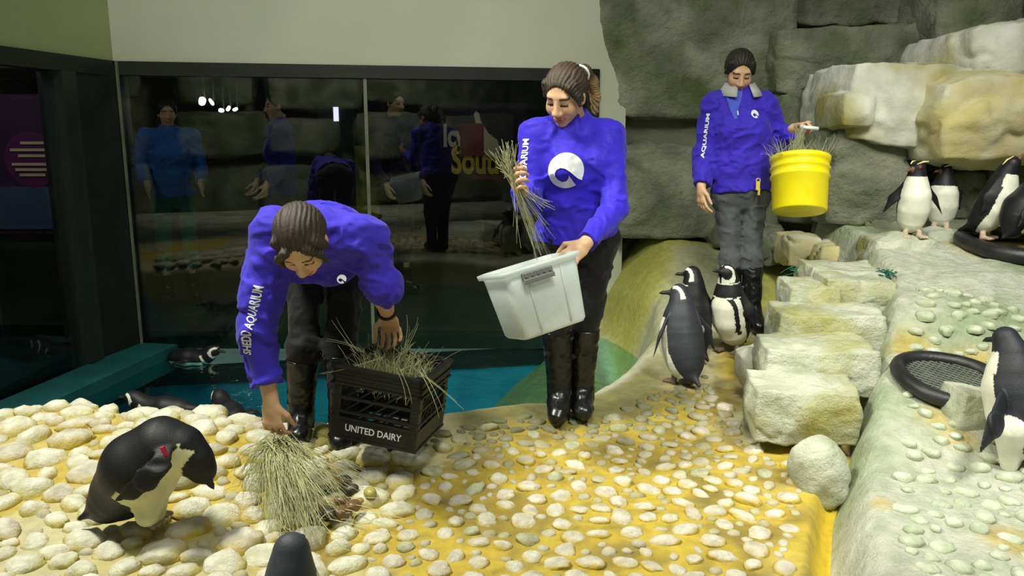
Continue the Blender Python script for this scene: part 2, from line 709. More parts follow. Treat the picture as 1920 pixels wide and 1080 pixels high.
def mat_cobble(name, c1, c2, mud):
    """stone with dried mud caught round its foot (object space height)"""
    m = mat_noise(name, c1, c2, 22, 0.88, 0.9, 38, bdist=0.014)
    nt = m.node_tree; b = nt.nodes['Principled BSDF']
    src = b.inputs['Base Color'].links[0].from_socket
    tc = N(nt, 'ShaderNodeTexCoord'); sx = N(nt, 'ShaderNodeSeparateXYZ')
    nt.links.new(tc.outputs['Object'], sx.inputs[0])
    geo = N(nt, 'ShaderNodeNewGeometry')
    no = N(nt, 'ShaderNodeTexNoise'); no.inputs['Scale'].default_value = 30
    nt.links.new(geo.outputs['Position'], no.inputs['Vector'])
    ad = N(nt, 'ShaderNodeMath', operation='MULTIPLY_ADD'); ad.inputs[1].default_value = 0.9; 
    nt.links.new(no.outputs['Fac'], ad.inputs[0]); nt.links.new(sx.outputs['Z'], ad.inputs[2])
    mr = N(nt, 'ShaderNodeMapRange'); mr.inputs['From Min'].default_value = 0.55; mr.inputs['From Max'].default_value = 1.25
    mr.inputs['To Min'].default_value = 1.0; mr.inputs['To Max'].default_value = 0.0
    nt.links.new(ad.outputs[0], mr.inputs['Value'])
    mx = N(nt, 'ShaderNodeMix', data_type='RGBA')
    nt.links.new(mr.outputs[0], mx.inputs['Factor']); nt.links.new(src, mx.inputs['A']); mx.inputs['B'].default_value = (*mud, 1)
    nt.links.new(mx.outputs['Result'], b.inputs['Base Color'])
    return m


M_cob = mat_cobble('cobble_pale', srgb(186, 178, 158), srgb(222, 216, 200), srgb(196, 172, 62))
M_cobw = mat_cobble('cobble_white', srgb(200, 196, 172), srgb(232, 230, 214), srgb(206, 190, 110))
M_cobg = mat_cobble('cobble_grey', srgb(128, 128, 104), srgb(168, 166, 142), srgb(128, 122, 62))
M_cobgreen = mat_cobble('cobble_green', srgb(158, 158, 126), srgb(196, 194, 166), srgb(150, 144, 80))

# ---- plan of the land: rim of the pool as seen in the picture
RIM = [onz(-900, 850, 0.02)[:2], onz(-300, 800, 0.03)[:2], onz(0, 778, 0.03)[:2], onz(150, 752, 0.05)[:2], onz(280, 774, 0.04)[:2], onz(350, 762, 0.05)[:2],
       onz(450, 784, 0.02)[:2], onz(560, 795, 0)[:2], onz(700, 795, 0)[:2], onz(850, 766, 0)[:2], onz(960, 752, 0)[:2],
       onz(1060, 742, 0.02)[:2], onz(1110, 722, 0.02)[:2], onz(1180, 680, 0.02)[:2], onz(1232, 640, 0.02)[:2], V(1.0, 5.4), V(0.86, 5.9), V(0.7, 6.6)]
LAND = np.array(RIM + [V(0.7, 8), V(5, 8), V(5, 0.2), V(-5, 0.2), V(-5, RIM[0][1])])


def seg_dist(P, poly):
    d = np.full(len(P), 1e9)
    for a, b in zip(poly[:-1], poly[1:]):
        a = np.asarray(a); ab = np.asarray(b) - a
        t = np.clip(((P - a) @ ab) / (ab @ ab), 0, 1)
        d = np.minimum(d, np.linalg.norm(P - a - t[:, None] * ab, axis=1))
    return d


def inside(P, poly):
    x, y = P[:, 0], P[:, 1]
    r = np.zeros(len(P), bool)
    for (x1, y1), (x2, y2) in zip(poly, np.roll(poly, -1, axis=0)):
        c = ((y1 > y) != (y2 > y)) & (x < (x2 - x1) * (y - y1) / (y2 - y1 + 1e-12) + x1)
        r ^= c
    return r


def rim_sd(P):
    d = seg_dist(P, RIM)
    return np.where(inside(P, LAND), d, -d)


# left edge of the pale ledge on the right:  x as a function of forward distance y
LE_Y = np.array([1.2, 2.05, 2.35, 2.65, 2.95, 3.25, 3.6, 4.2, 5.0, 6.0])
LE_X = np.array([0.56, 0.975, 1.08, 1.215, 1.36, 1.51, 1.70, 1.98, 2.1, 2.1])
LH_Y = np.array([1.2, 2.05, 2.7, 3.2, 3.65, 4.1, 4.6, 5.0, 6.0])
LH_Z = np.array([0.09, 0.10, 0.12, 0.27, 0.43, 0.57, 0.64, 0.68, 0.8])


def ledge_x(y):
    return np.interp(y, LE_Y, LE_X)


def ledge_z(y):
    return np.interp(y, LH_Y, LH_Z)


def ground_z(P):
    P = np.asarray(P, float).reshape(-1, 2)
    x, y = P[:, 0], P[:, 1]
    sd = rim_sd(P)
    q = np.stack([x, y, 0 * x], 1)
    z = 0.035 * fbm(q * 1.3, 3)
    z += 0.05 * sstep(-0.7, -1.5, x) * sstep(2.3, 3.3, y)
    z += 0.11 * sstep(4.0, 4.75, y) * sstep(0.5, 1.1, x)
    z += 0.40 * sstep(4.9, 6.4, y) * sstep(0.7, 1.2, x)
    z += 0.02 * sstep(0.9, 0.3, np.abs(x - 0.3)) * sstep(0.8, 0.0, sd)
    # yellow gutter at the foot of the ledge
    g = ledge_x(y) - x
    z -= 0.10 * sstep(0.145, 0.09, g) * sstep(3.0, 2.7, y)
    # fall into the pool
    z = z - 0.05 * sstep(0.12, -0.02, sd) - np.minimum(np.maximum(-sd, 0) * lerp(0.85, 3.0, sstep(0.55, 0.85, x)), 1.4)
    z += 0.06 * fbm(q * 3.1 + 40, 3) * sstep(4.7, 5.4, y) + 0.009 * fbm(q * 13 + 7, 2)
    return z


def gz(x, y):
    return float(ground_z([[x, y]])[0])


def ground_colour(P):
    x, y = P[:, 0], P[:, 1]
    q = np.stack([x, y, 0 * x], 1)
    sd = rim_sd(P)
    pale = np.array(srgb(196, 190, 150)); yel = np.array(srgb(196, 170, 60)); och = np.array(srgb(150, 130, 54))
    olive = np.array(srgb(112, 112, 74)); moss = np.array(srgb(172, 170, 84)); white = np.array(srgb(216, 212, 190))
    a = fbm(q * 2.1 + 5, 4)
    c = lerp(yel, och, sstep(-0.2, 0.5, fbm(q * 7 + 2, 3))[:, None])
    c = lerp(c, pale, sstep(-0.05, 0.35, a)[:, None])
    c = lerp(c, np.array(srgb(120, 110, 62)), (0.5 * sstep(0.1, 0.4, fbm(q * 19 + 4, 3)))[:, None])
    # left shore: dusty white stones with ochre mud
    left = sstep(-0.55, -1.0, x)
    c = lerp(c, lerp(pale, yel, sstep(-0.25, 0.15, fbm(q * 2.6 + 11, 3))[:, None]), (left * 0.8)[:, None])
    # smooth wet rim along the pool, its shadow band painted in olive
    rim = sstep(0.55, 0.20, sd + 0.10 * a) * sstep(-0.6, -0.2, x)
    c = lerp(c, lerp(olive, pale * 0.85, sstep(0.1, 0.5, a + 0.2)[:, None]), (rim * 0.85)[:, None])
    edge = sstep(0.14, 0.03, sd) * sstep(-0.05, 0.0, sd)
    c = lerp(c, white, (edge * 0.8)[:, None])  # lit lip of the rim painted in as a white edge
    c = lerp(c, np.array(srgb(118, 118, 70)), sstep(0.0, -0.06, sd)[:, None])
    # mossy slope at the back
    back = sstep(4.3, 5.0, y) * sstep(0.4, 0.8, x)
    c = lerp(c, lerp(moss, np.array(srgb(176, 176, 140)), sstep(-0.2, 0.2, a)[:, None]), back[:, None])
    g = ledge_x(y) - x
    gut = sstep(0.14, 0.09, g) * sstep(3.1, 2.7, y)
    c = lerp(c, np.array(srgb(214, 182, 40)), gut[:, None])
    return c


# ---- floor: the land of the enclosure down into the pool
gx = np.arange(-4.2, 3.0, 0.024); gy = np.arange(1.3, 7.2, 0.024)
GX, GY = np.meshgrid(gx, gy, indexing='ij')
P2 = np.stack([GX.ravel(), GY.ravel()], 1)
GZ = ground_z(P2)
i, j = np.meshgrid(np.arange(len(gx) - 1), np.arange(len(gy) - 1), indexing='ij')
i = i.ravel(); j = j.ravel(); ny_ = len(gy)
gf = np.stack([i * ny_ + j, (i + 1) * ny_ + j, (i + 1) * ny_ + j + 1, i * ny_ + j + 1], 1)
floor = link_mesh('floor', np.column_stack([P2, GZ]), gf, M_ground, None, ground_colour(P2))
struct(floor, 'yellow muddy ground set with pale cobbles, sloping to the pool')

# ---- cobbles
_dome_cache = []


def dome(seed, nseg=14, nring=5):
    """upper part of a worn stone, unit radius"""
    vs = [(0, 0, 1.0)]
    for r in range(1, nring + 1):
        ph = math.pi * 0.62 * r / nring
        for k in range(nseg):
            a = 2 * math.pi * k / nseg
            vs.append((math.sin(ph) * math.cos(a), math.sin(ph) * math.sin(a), math.cos(ph)))
    v = np.array(vs)
    v = v * (1 + 0.42 * fbm(v * 1.2 + seed * 3.7, 3) + 0.10 * fbm(v * 4.5 + seed, 2))[:, None]
    v[:, 2] = np.sign(v[:, 2]) * np.abs(v[:, 2]) ** 0.85
    f = [(0, 1 + k, 1 + (k + 1) % nseg) for k in range(nseg)]
    for r in range(nring - 1):
        b = 1 + r * nseg
        for k in range(nseg):
            k2 = (k + 1) % nseg
            f.append((b + k, b + nseg + k, b + nseg + k2)); f.append((b + k, b + nseg + k2, b + k2))
    return v, f


DOMES = [dome(s) for s in range(10)]
SMALL = [dome(s + 20, 8, 3) for s in range(6)]


def dome_meshes(tagname, mat):
    out = []
    for v, f in DOMES:
        me = bpy.data.meshes.new('cobble')
        me.from_pydata([tuple(x) for x in v], [], f)
        me.polygons.foreach_set('use_smooth', [True] * len(me.polygons))
        me.materials.append(mat)
        out.append(me)
    return out


DM = {'pale': dome_meshes('pale', M_cob), 'white': dome_meshes('white', M_cobw), 'grey': dome_meshes('grey', M_cobg), 'green': dome_meshes('green', M_cobgreen)}


def scatter(n, xr, yr, rfun, keep, gap=0.85, seed=1, exist=None):
    """dart throwing; rfun gives the stone radius"""
    rg = np.random.RandomState(seed)
    pts = list(exist) if exist else []
    cell = {}
    cs = 0.2

    def put(p):
        cell.setdefault((int(p[0] // cs), int(p[1] // cs)), []).append(p)
    for p in pts:
        put(p)
    new = []
    cand = np.column_stack([rg.uniform(*xr, n), rg.uniform(*yr, n)])
    ok = keep(cand)
    rad = rfun(cand, rg)
    for (x, y), k, r in zip(cand, ok, rad):
        if not k:
            continue
        cx, cy = int(x // cs), int(y // cs)
        good = True
        for ii in (-1, 0, 1):
            for jj in (-1, 0, 1):
                for q in cell.get((cx + ii, cy + jj), ()):
                    if (q[0] - x) ** 2 + (q[1] - y) ** 2 < (gap * (q[2] + r)) ** 2:
                        good = False; break
                if not good: break
            if not good: break
        if good:
            p = (x, y, r); put(p); new.append(p)
    return new


def keep_left(P):
    sd = rim_sd(P)
    return (sd > 0.02) & (P[:, 0] < -0.42 + 0.15 * fbm(np.column_stack([P * 3, 0 * P[:, 0]]), 2)) & (P[:, 1] > 1.75) & (P[:, 0] > -0.70 * P[:, 1] - 0.3)


def keep_mid(P):
    sd = rim_sd(P)
    g = ledge_x(P[:, 1]) - P[:, 0]
    smooth_rim = sd < 0.30 + 0.12 * fbm(np.column_stack([P * 2.5, 0 * P[:, 0]]) + 4, 2)
    steps = (P[:, 0] > 1.04 + 0.0 * P[:, 1]) & (P[:, 1] > 3.0)
    return (sd > 0.03) & ~smooth_rim & (g > 0.20) & (P[:, 0] > -0.45) & (P[:, 1] > 1.75) & (P[:, 1] < 4.5) & ~steps


left = scatter(9000, (-2.6, -0.35), (1.75, 3.9), lambda P, r: r.uniform(0.046, 0.088, len(P)), keep_left, 0.78, 4)
left += scatter(9000, (-2.6, -0.35), (1.75, 3.9), lambda P, r: r.uniform(0.026, 0.04, len(P)), keep_left, 0.84, 5, left)
mid = scatter(6000, (-0.5, 1.7), (1.75, 4.6), lambda P, r: r.uniform(0.034, 0.052, len(P)), keep_mid, 0.98, 6, left)
mid += scatter(12000, (-0.5, 1.7), (1.75, 4.6), lambda P, r: r.uniform(0.017, 0.034, len(P)), keep_mid, 0.96, 7, left + mid)
rg = np.random.RandomState(21)
cob = []
allc = [(x, y, r, 'l') for x, y, r in left] + [(x, y, r, 'm') for x, y, r in mid]
zz = ground_z([[c[0], c[1]] for c in allc])
for (x, y, r, side), z in zip(allc, zz):
    up = rg.uniform(0.30, 0.55) if side == 'm' else rg.uniform(0.42, 0.72)
    el_ = rg.uniform(0.66, 1.0)
    cob.append((r / math.hypot(x, y), x, y, z, r, up, el_, rg.uniform(0, 6.28), rg.uniform(-.18, .18), rg.uniform(-.18, .18), rg.randint(10), side))


def onscreen(x, y, z, m=30):
    q = V(x, y, z) - CAM
    d = q @ CF
    px = 960 + F_PX * q[0] / d; py = 540 - F_PX * (q @ CU) / d
    return -m < px < 1920 + m and -m < py < 1080 + m


cob.sort(key=lambda c: -(c[0] + (10 if onscreen(*c[1:4]) else 0)))
stv = []; stf = []
for n_, (sz, x, y, z, r, up, el_, a, tx, ty, var, side) in enumerate(cob):
    R = Matrix.Rotation(a, 4, 'Z')
    Mx = Matrix.Translation((x, y, z - r * up * 0.05)) @ Matrix.Rotation(tx, 4, 'X') @ Matrix.Rotation(ty, 4, 'Y') @ R @ Matrix.Diagonal((r, r * el_, r * up, 1))
    if n_ < 300:
        kind = 'white' if side == 'l' and rg.rand() < 0.75 else ('green' if rg.rand() < 0.05 else 'pale')
        if side == 'm' and rim_sd(np.array([[x, y]]))[0] < 0.62 and x > -0.4:  # stones in the shaded rim band: shade put into darker tones
            kind = 'green' if rg.rand() < 0.7 else 'grey'
        o = bpy.data.objects.new('cobble', DM[kind][var])
        COL.objects.link(o); o.parent = floor; o.matrix_local = Mx
    else:
        v, f = SMALL[var % 6] if r < 0.034 else DOMES[var]
        M3 = np.array(Mx.to_3x3()); w = v @ M3.T + np.array(Mx.translation)
        b = sum(len(q) for q in stv)
        stv.append(w); stf.append(np.array(f) + b)
if stv:
    w = np.concatenate(stv)
    q3 = w[:, :2]
    sd = rim_sd(q3)
    c = lerp(np.array(srgb(200, 192, 168)), np.array(srgb(168, 160, 110)), np.clip(fbm(w * 6, 3) + 0.4, 0, 1)[:, None])
    c = lerp(c, np.array(srgb(122, 122, 92)), (sstep(0.65, 0.4, sd) * (q3[:, 0] > -0.4))[:, None])  # small stones darkened along with the rim band's painted shadow
    o = link_mesh('small_cobbles', w, np.concatenate(stf), M_ground, floor, c)
    o['kind'] = 'stuff'

# ---- pool
basin_m = mat_noise('pool_paint', srgb(14, 104, 128), srgb(24, 134, 152), 2.0, 0.6, 0.0)
basin = MB().box((-1.6, 4.9, -0.95), (7.2, 5.2, 0.08)).build('floor_pool', basin_m)
struct(basin, 'teal painted bottom of the pool')
WZ = -0.25
M_water = mat_glass('water', (0.62, 0.92, 0.94), 1.33, 0.02, 0.35, 5.0)
wx = np.array([(-4.2, 2.7), (1.5, 2.7), (1.5, 6.2), (-4.2, 6.2)])
water = link_mesh('pool_water', [(x, y, WZ) for x, y in wx], [(0, 1, 2, 3)], M_water)
tag(water, 'rippled teal water in the pool between the shore and the dark window', 'water', kind='stuff')

# ---- window wall
C0 = onz(262, 660, WZ)          # corner of the two windows at the waterline
C0 = np.array([C0[0], C0[1]])
W1e = V(0.66, 6.26)             # right end of the main window
L1e = V(-3.05, 3.2)             # left window wall comes toward the viewer
WTOP = 1.77


def wall_box(mb, p, q, z0, z1, thick, off=0.0):
    """upright box along plan line p->q; thickness behind the line (left of direction)"""
    p = np.asarray(p); q = np.asarray(q)
    d = nrm(q - p); n = V(-d[1], d[0])
    a = [p + n * off, q + n * off, q + n * (off + thick), p + n * (off + thick)]
    vs = [(x[0], x[1], z0) for x in a] + [(x[0], x[1], z1) for x in a]
    mb.add(vs, [(0, 1, 5, 4), (1, 2, 6, 5), (2, 3, 7, 6), (3, 0, 4, 7), (4, 5, 6, 7), (3, 2, 1, 0)])
    return mb


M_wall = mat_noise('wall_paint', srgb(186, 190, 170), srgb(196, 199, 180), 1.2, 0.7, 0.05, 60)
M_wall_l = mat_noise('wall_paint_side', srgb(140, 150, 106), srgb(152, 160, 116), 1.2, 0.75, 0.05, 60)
M_black = mat_noise('frame_black', srgb(16, 18, 17), srgb(24, 27, 25), 4, 0.5, 0.05, 50)
M_frame = mat_noise('frame_green', srgb(28, 36, 32), srgb(38, 46, 40), 4, 0.5, 0.05, 50)
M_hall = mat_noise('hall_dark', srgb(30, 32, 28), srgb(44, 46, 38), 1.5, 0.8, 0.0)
M_seal = mat_noise('seal_grey', srgb(96, 104, 88), srgb(116, 122, 104), 8, 0.5)

struct(wall_box(MB(), W1e, W1e + nrm(W1e - C0) * 0.22, -1.4, 3.6, 0.25).build('wall_back_right', M_wall), 'pale plastered wall between the dark window and the rocks')
struct(wall_box(MB(), C0, W1e, WTOP, 3.6, 0.25).build('wall_back', M_wall), 'pale plastered wall above the big dark window')
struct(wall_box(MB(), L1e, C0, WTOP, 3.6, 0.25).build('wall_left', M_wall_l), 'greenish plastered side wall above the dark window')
struct(wall_box(MB(), C0, W1e, -1.4, WZ - 0.25, 0.25).build('wall_pool_back', basin_m), 'painted pool side under the window')
struct(wall_box(MB(), L1e, C0, -1.4, WZ - 0.06, 0.25).build('wall_pool_left', basin_m), 'painted pool side under the left window')
# painted sill along the left window
struct(wall_box(MB(), L1e, C0, WZ - 0.1, WZ + 0.07, 0.30, -0.30).build('trim_1', mat_noise('sill_teal', srgb(10, 66, 68), srgb(16, 84, 82), 3, 0.5)), 'teal sill of the pool under the left window')

M_glass = mat_glass('window_glass', (0.80, 0.86, 0.82), 1.52)
win = MB()
d = nrm(W1e - C0)
MULL = C0 + d * 1.66
wall_box(win, C0, W1e, WTOP - 0.09, WTOP, 0.16, -0.02)
w1 = win.build('window_1', M_black); struct(w1, 'wide dark underwater viewing window')
wall_box(MB(), C0, W1e, WZ - 0.26, WZ - 0.16, 0.16, -0.02).build('window_sill', M_black, w1)
wall_box(MB(), MULL - d * 0.012, MULL + d * 0.012, WZ - 0.2, WTOP - 0.09, 0.10, -0.01).build('mullion', M_seal, w1)
wall_box(MB(), W1e - d * 0.10, W1e, WZ - 0.2, WTOP, 0.16, -0.02).build('window_jamb', M_black, w1)
wall_box(MB(), C0 + d * 0.02, MULL, WZ - 0.2, WTOP - 0.09, 0.03, 0.03).build('pane', M_glass, w1)
wall_box(MB(), MULL, W1e - d * 0.10, WZ - 0.2, WTOP - 0.09, 0.03, 0.03).build('pane', M_glass, w1)
dl = nrm(C0 - L1e)
w2 = wall_box(MB(), L1e, C0, WTOP - 0.10, WTOP, 0.2, -0.02).build('window_2', M_black); struct(w2, 'dark side window left of the corner post')
wall_box(MB(), L1e, C0 - dl * 0.5, WZ + 0.02, WTOP - 0.1, 0.03, 0.03).build('pane', M_glass, w2)
wall_box(MB(), C0 - dl * 0.55, C0 - dl * 0.42, WZ, WTOP - 0.1, 0.14, -0.03).build('window_jamb', M_frame, w2)
# corner post
cp = MB()
cq = [at(172, 400, 5.0), at(243, 400, 5.62), at(180, 400, 6.6), at(60, 400, 6.2)]
q_ = [C0 - dl * 0.42, C0 + V(0.02, -0.02), C0 + d * 0.0 + V(-0.05, 0.3), C0 - dl * 0.42 + V(-0.25, 0.05)]
cp.add([(a[0], a[1], WZ - 0.3) for a in q_] + [(a[0], a[1], WTOP) for a in q_],
       [(0, 1, 5, 4), (1, 2, 6, 5), (2, 3, 7, 6), (3, 0, 4, 7), (4, 5, 6, 7)])
o = cp.build('trim_2', M_black); struct(o, 'black corner post between the two dark windows')
ed = MB().box((0, 0, 0), (0.015, 0.015, WTOP - WZ))
ed.v = [tuple(np.array(v_) + V(C0[0] + 0.03, C0[1] - 0.02, (WTOP + WZ) / 2)) for v_ in ed.v]
ed.build('edge_strip', M_seal, o)

# ---- hall behind the glass
hall_z = 0.0
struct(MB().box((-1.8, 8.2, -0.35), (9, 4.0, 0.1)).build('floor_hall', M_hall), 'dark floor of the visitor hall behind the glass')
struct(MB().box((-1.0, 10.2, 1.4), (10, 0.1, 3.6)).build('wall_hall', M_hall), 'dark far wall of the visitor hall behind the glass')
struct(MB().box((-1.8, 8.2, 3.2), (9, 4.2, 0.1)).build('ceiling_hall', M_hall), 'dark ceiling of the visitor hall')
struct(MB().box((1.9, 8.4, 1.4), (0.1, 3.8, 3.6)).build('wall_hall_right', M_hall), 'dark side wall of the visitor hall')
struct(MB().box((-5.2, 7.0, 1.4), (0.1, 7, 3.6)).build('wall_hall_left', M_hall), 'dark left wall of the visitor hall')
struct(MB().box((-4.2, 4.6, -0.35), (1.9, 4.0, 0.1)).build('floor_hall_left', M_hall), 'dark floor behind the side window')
# the enclosure goes on behind the viewer
wf = struct(MB().box((0, -4.4, 2.0), (12, 0.2, 5.2)).build('wall_front', M_rock), 'rockwork wall behind the viewer')
rgf = np.random.RandomState(8)
for kx in range(7):
    for kz in range(4):
        w_ = rgf.uniform(1.2, 1.9); h_ = rgf.uniform(0.6, 1.0)
        v, f = rock((w_, 0.9, h_), 200 + kx * 5 + kz, 0.3, 0.06, 1.6, 12, 0.02)
        link_mesh('rock_block', v + V(-4.8 + kx * 1.6 + rgf.uniform(-.3, .3), -3.6 + rgf.uniform(-.3, .4), 0.3 + kz * 0.95), f, M_rock, wf)
struct(MB().box((0, -0.9, -0.12), (12, 4.8, 0.1)).build('floor_front', M_rock_lit), 'pale ground behind the viewer')

# ---- rock wall on the right: every block a part
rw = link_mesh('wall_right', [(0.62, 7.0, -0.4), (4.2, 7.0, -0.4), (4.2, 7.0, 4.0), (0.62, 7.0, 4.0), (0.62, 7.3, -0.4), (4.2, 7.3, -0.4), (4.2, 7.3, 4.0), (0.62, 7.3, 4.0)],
               [(0, 1, 2, 3), (5, 4, 7, 6), (4, 0, 3, 7), (1, 5, 6, 2), (3, 2, 6, 7)], mat_noise('rock_crevice_shade', srgb(40, 42, 34), srgb(62, 64, 50), 3, 0.9, 0.4, 14))  # dark backing sheet, its colour standing for shade in the crevices
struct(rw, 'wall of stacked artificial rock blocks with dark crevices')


def block(x0, y0, x1, y1, d, thick, seed, mat=M_rock, rnd=0.30, amp=0.05, yaw=0, roll=0, n=18, name='rock_block', parent=rw, freq=1.6, crack=0.03, pitch=0):
    c = at((x0 + x1) / 2, (y0 + y1) / 2, d)
    w = (x1 - x0) / F_PX * d; hh = (y1 - y0) / F_PX * d
    c = c + V(0, thick / 2, 0)
    v, f = rock((w * 1.06, thick, hh * 1.06), seed, rnd, amp, freq, n, crack)
    v = v @ (rotz(math.radians(yaw)) @ roty(math.radians(roll)) @ rotx(math.radians(pitch))).T
    if parent is not None:
        return link_mesh(name, v + c, f, mat, parent)
    return link_mesh(name, v, f, mat, None, None, True, None), c


M_rock_d = mat_noise('rock_shaded', srgb(92, 98, 76), srgb(122, 126, 104), 3.0, 0.9, 0.55, 16, c3=srgb(82, 88, 60), s3=1.6, bdist=0.02)  # shaded rock copy: dimness of crevices and cave put into the colour
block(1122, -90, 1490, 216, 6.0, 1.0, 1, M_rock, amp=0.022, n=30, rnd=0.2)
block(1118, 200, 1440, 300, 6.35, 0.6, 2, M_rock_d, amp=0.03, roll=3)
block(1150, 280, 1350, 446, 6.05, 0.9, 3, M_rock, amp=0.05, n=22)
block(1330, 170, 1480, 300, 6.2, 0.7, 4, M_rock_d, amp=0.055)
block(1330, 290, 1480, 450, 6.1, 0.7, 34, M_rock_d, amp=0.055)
block(1482, -70, 1728, 46, 6.0, 0.8, 5, M_rock, amp=0.05, n=20)
block(1455, 50, 1738, 170, 5.85, 0.8, 6, M_rock, amp=0.05, n=26, roll=-2)
block(1462, 172, 1585, 302, 5.9, 0.7, 7, M_rock, amp=0.05, n=20)
block(1470, 300, 1580, 420, 6.0, 0.6, 8, M_rock_d, amp=0.055)
block(1725, -60, 1810, 135, 6.15, 0.7, 9, M_rock, amp=0.055)
block(1770, -80, 1990, 78, 5.5, 0.8, 10, M_rock, amp=0.05, roll=-4, n=20)
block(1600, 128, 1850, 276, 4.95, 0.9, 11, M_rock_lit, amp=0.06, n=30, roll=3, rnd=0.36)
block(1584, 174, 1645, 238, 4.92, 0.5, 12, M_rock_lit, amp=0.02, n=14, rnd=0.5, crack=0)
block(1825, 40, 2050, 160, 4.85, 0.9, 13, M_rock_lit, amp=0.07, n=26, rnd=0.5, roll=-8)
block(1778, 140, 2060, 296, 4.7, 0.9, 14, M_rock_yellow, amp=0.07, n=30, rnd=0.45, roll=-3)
block(1562, 235, 1700, 425, 5.15, 0.6, 15, M_rock, amp=0.04, n=22, rnd=0.4)
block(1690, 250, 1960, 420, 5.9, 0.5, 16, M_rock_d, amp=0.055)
block(1770, 325, 1850, 415, 5.3, 0.4, 17, M_rock, amp=0.05, rnd=0.45)
block(1872, 288, 1990, 420, 5.2, 0.4, 18, M_rock, amp=0.05, rnd=0.45)
block(1478, 444, 1545, 502, 5.35, 0.35, 19, M_rock_yellow, amp=0.05, rnd=0.5)
block(1540, 462, 1606, 508, 5.2, 0.35, 20, M_rock_yellow, amp=0.05, rnd=0.5)
block(1560, 420, 1620, 480, 5.5, 0.4, 21, M_rock_d, amp=0.05, rnd=0.4)
block(1430, 440, 1490, 500, 5.6, 0.4, 22, M_rock_d, amp=0.05, rnd=0.4)
block(1620, 415, 1690, 470, 5.2, 0.4, 23, M_rock_d, amp=0.05, rnd=0.4)
block(1340, 425, 1470, 470, 6.0, 0.6, 24, M_rock, amp=0.04, rnd=0.3)
# the rocks go on to the right of the picture
for k_, (x_, y_, z_, w_, h_) in enumerate([(3.9, 5.6, 0.7, 1.2, 1.2), (4.1, 4.6, 1.5, 1.2, 1.0), (3.9, 5.2, 2.5, 1.5, 1.0), (4.2, 3.6, 0.6, 1.1, 1.1), (4.3, 2.6, 0.7, 1.2, 1.0), (4.4, 3.2, 1.7, 1.5, 1.1), (4.3, 3.9, 2.7, 1.6, 1.1), (3.6, 6.4, 3.2, 2.2, 1.2), (4.4, 1.6, 1.3, 1.2, 1.6)]):
    v, f = rock((w_, 1.1, h_), 300 + k_, 0.35, 0.06, 1.6, 14, 0.03)
    link_mesh('rock_block', v @ rotz(1.2).T + V(x_, y_, z_), f, M_rock, rw)

# ---- the pale ledge on the right
lys = np.arange(1.5, 5.6, 0.03)
us = np.concatenate([np.linspace(-0.16, 0.12, 14), np.linspace(0.16, 3.0, 90)])
LY, LU = np.meshgrid(lys, us, indexing='ij')
LX = ledge_x(LY) + LU


def ledge_h(x, y):
    x = np.asarray(x, float); y = np.asarray(y, float)
    u = x - ledge_x(y)
    base = ledge_z(y)
    q = np.stack([x, y, 0 * x], -1)
    z = base + 0.05 * fbm(q * 2.0 + 3, 4) + 0.012 * fbm(q * 11, 3)
    # swollen round stone pad above the mesh ring
    pad = np.exp(-(((x - 2.05) / 0.26) ** 2 + ((y - 3.72) / 0.22) ** 2) ** 2)
    z = z + 0.07 * pad
    ed_ = sstep(0.10, -0.12, u) ** 1.4
    return z * (1 - ed_) + (-0.16) * ed_


LZ = ledge_h(LX, LY)
lv = np.stack([LX, LY, LZ], -1).reshape(-1, 3)
a_, b_ = np.meshgrid(np.arange(len(lys) - 1), np.arange(len(us) - 1), indexing='ij')
a_ = a_.ravel(); b_ = b_.ravel(); m_ = len(us)
lf = np.stack([a_ * m_ + b_, a_ * m_ + b_ + 1, (a_ + 1) * m_ + b_ + 1, (a_ + 1) * m_ + b_], 1)
na = fbm(lv * 1.7 + 8, 4); nb = fbm(lv * 2.6 + 21, 4)
DM['ledge'] = dome_meshes('ledge', mat_cobble('cobble_ledge', srgb(170, 182, 152), srgb(212, 214, 196), srgb(164, 172, 138)))
lc = lerp(np.array(srgb(212, 214, 196)), np.array(srgb(172, 186, 150)), sstep(-0.1, 0.3, na)[:, None])
yl = np.zeros(len(lv))
for px, py, dd, rr in [(1700, 640, 3.6, 0.16), (1860, 690, 3.45, 0.2), (1750, 770, 3.1, 0.13), (1870, 460, 4.7, 0.3), (1900, 1000, 2.4, 0.12), (1655, 900, 2.6, 0.06), (1800, 790, 3.0, 0.1)]:
    c_ = at(px, py, dd)
    yl = np.maximum(yl, np.exp(-((np.linalg.norm(lv[:, :2] - c_[:2], axis=1) / rr) ** 2)))
lc = lerp(lc, np.array(srgb(222, 190, 80)), (0.75 * sstep(0.30, 1.0, yl + 0.6 * nb))[:, None])
ledge = link_mesh('floor_ledge', lv, lf, M_ledge, None, lc)
struct(ledge, 'pale raised rock ledge with low cobbles on the right')


def keep_ledge(P):
    u = P[:, 0] - ledge_x(P[:, 1])
    return (u > 0.16) & (fbm(np.column_stack([P * 1.6, 0 * P[:, 0]]) + 2, 2) > -0.22)


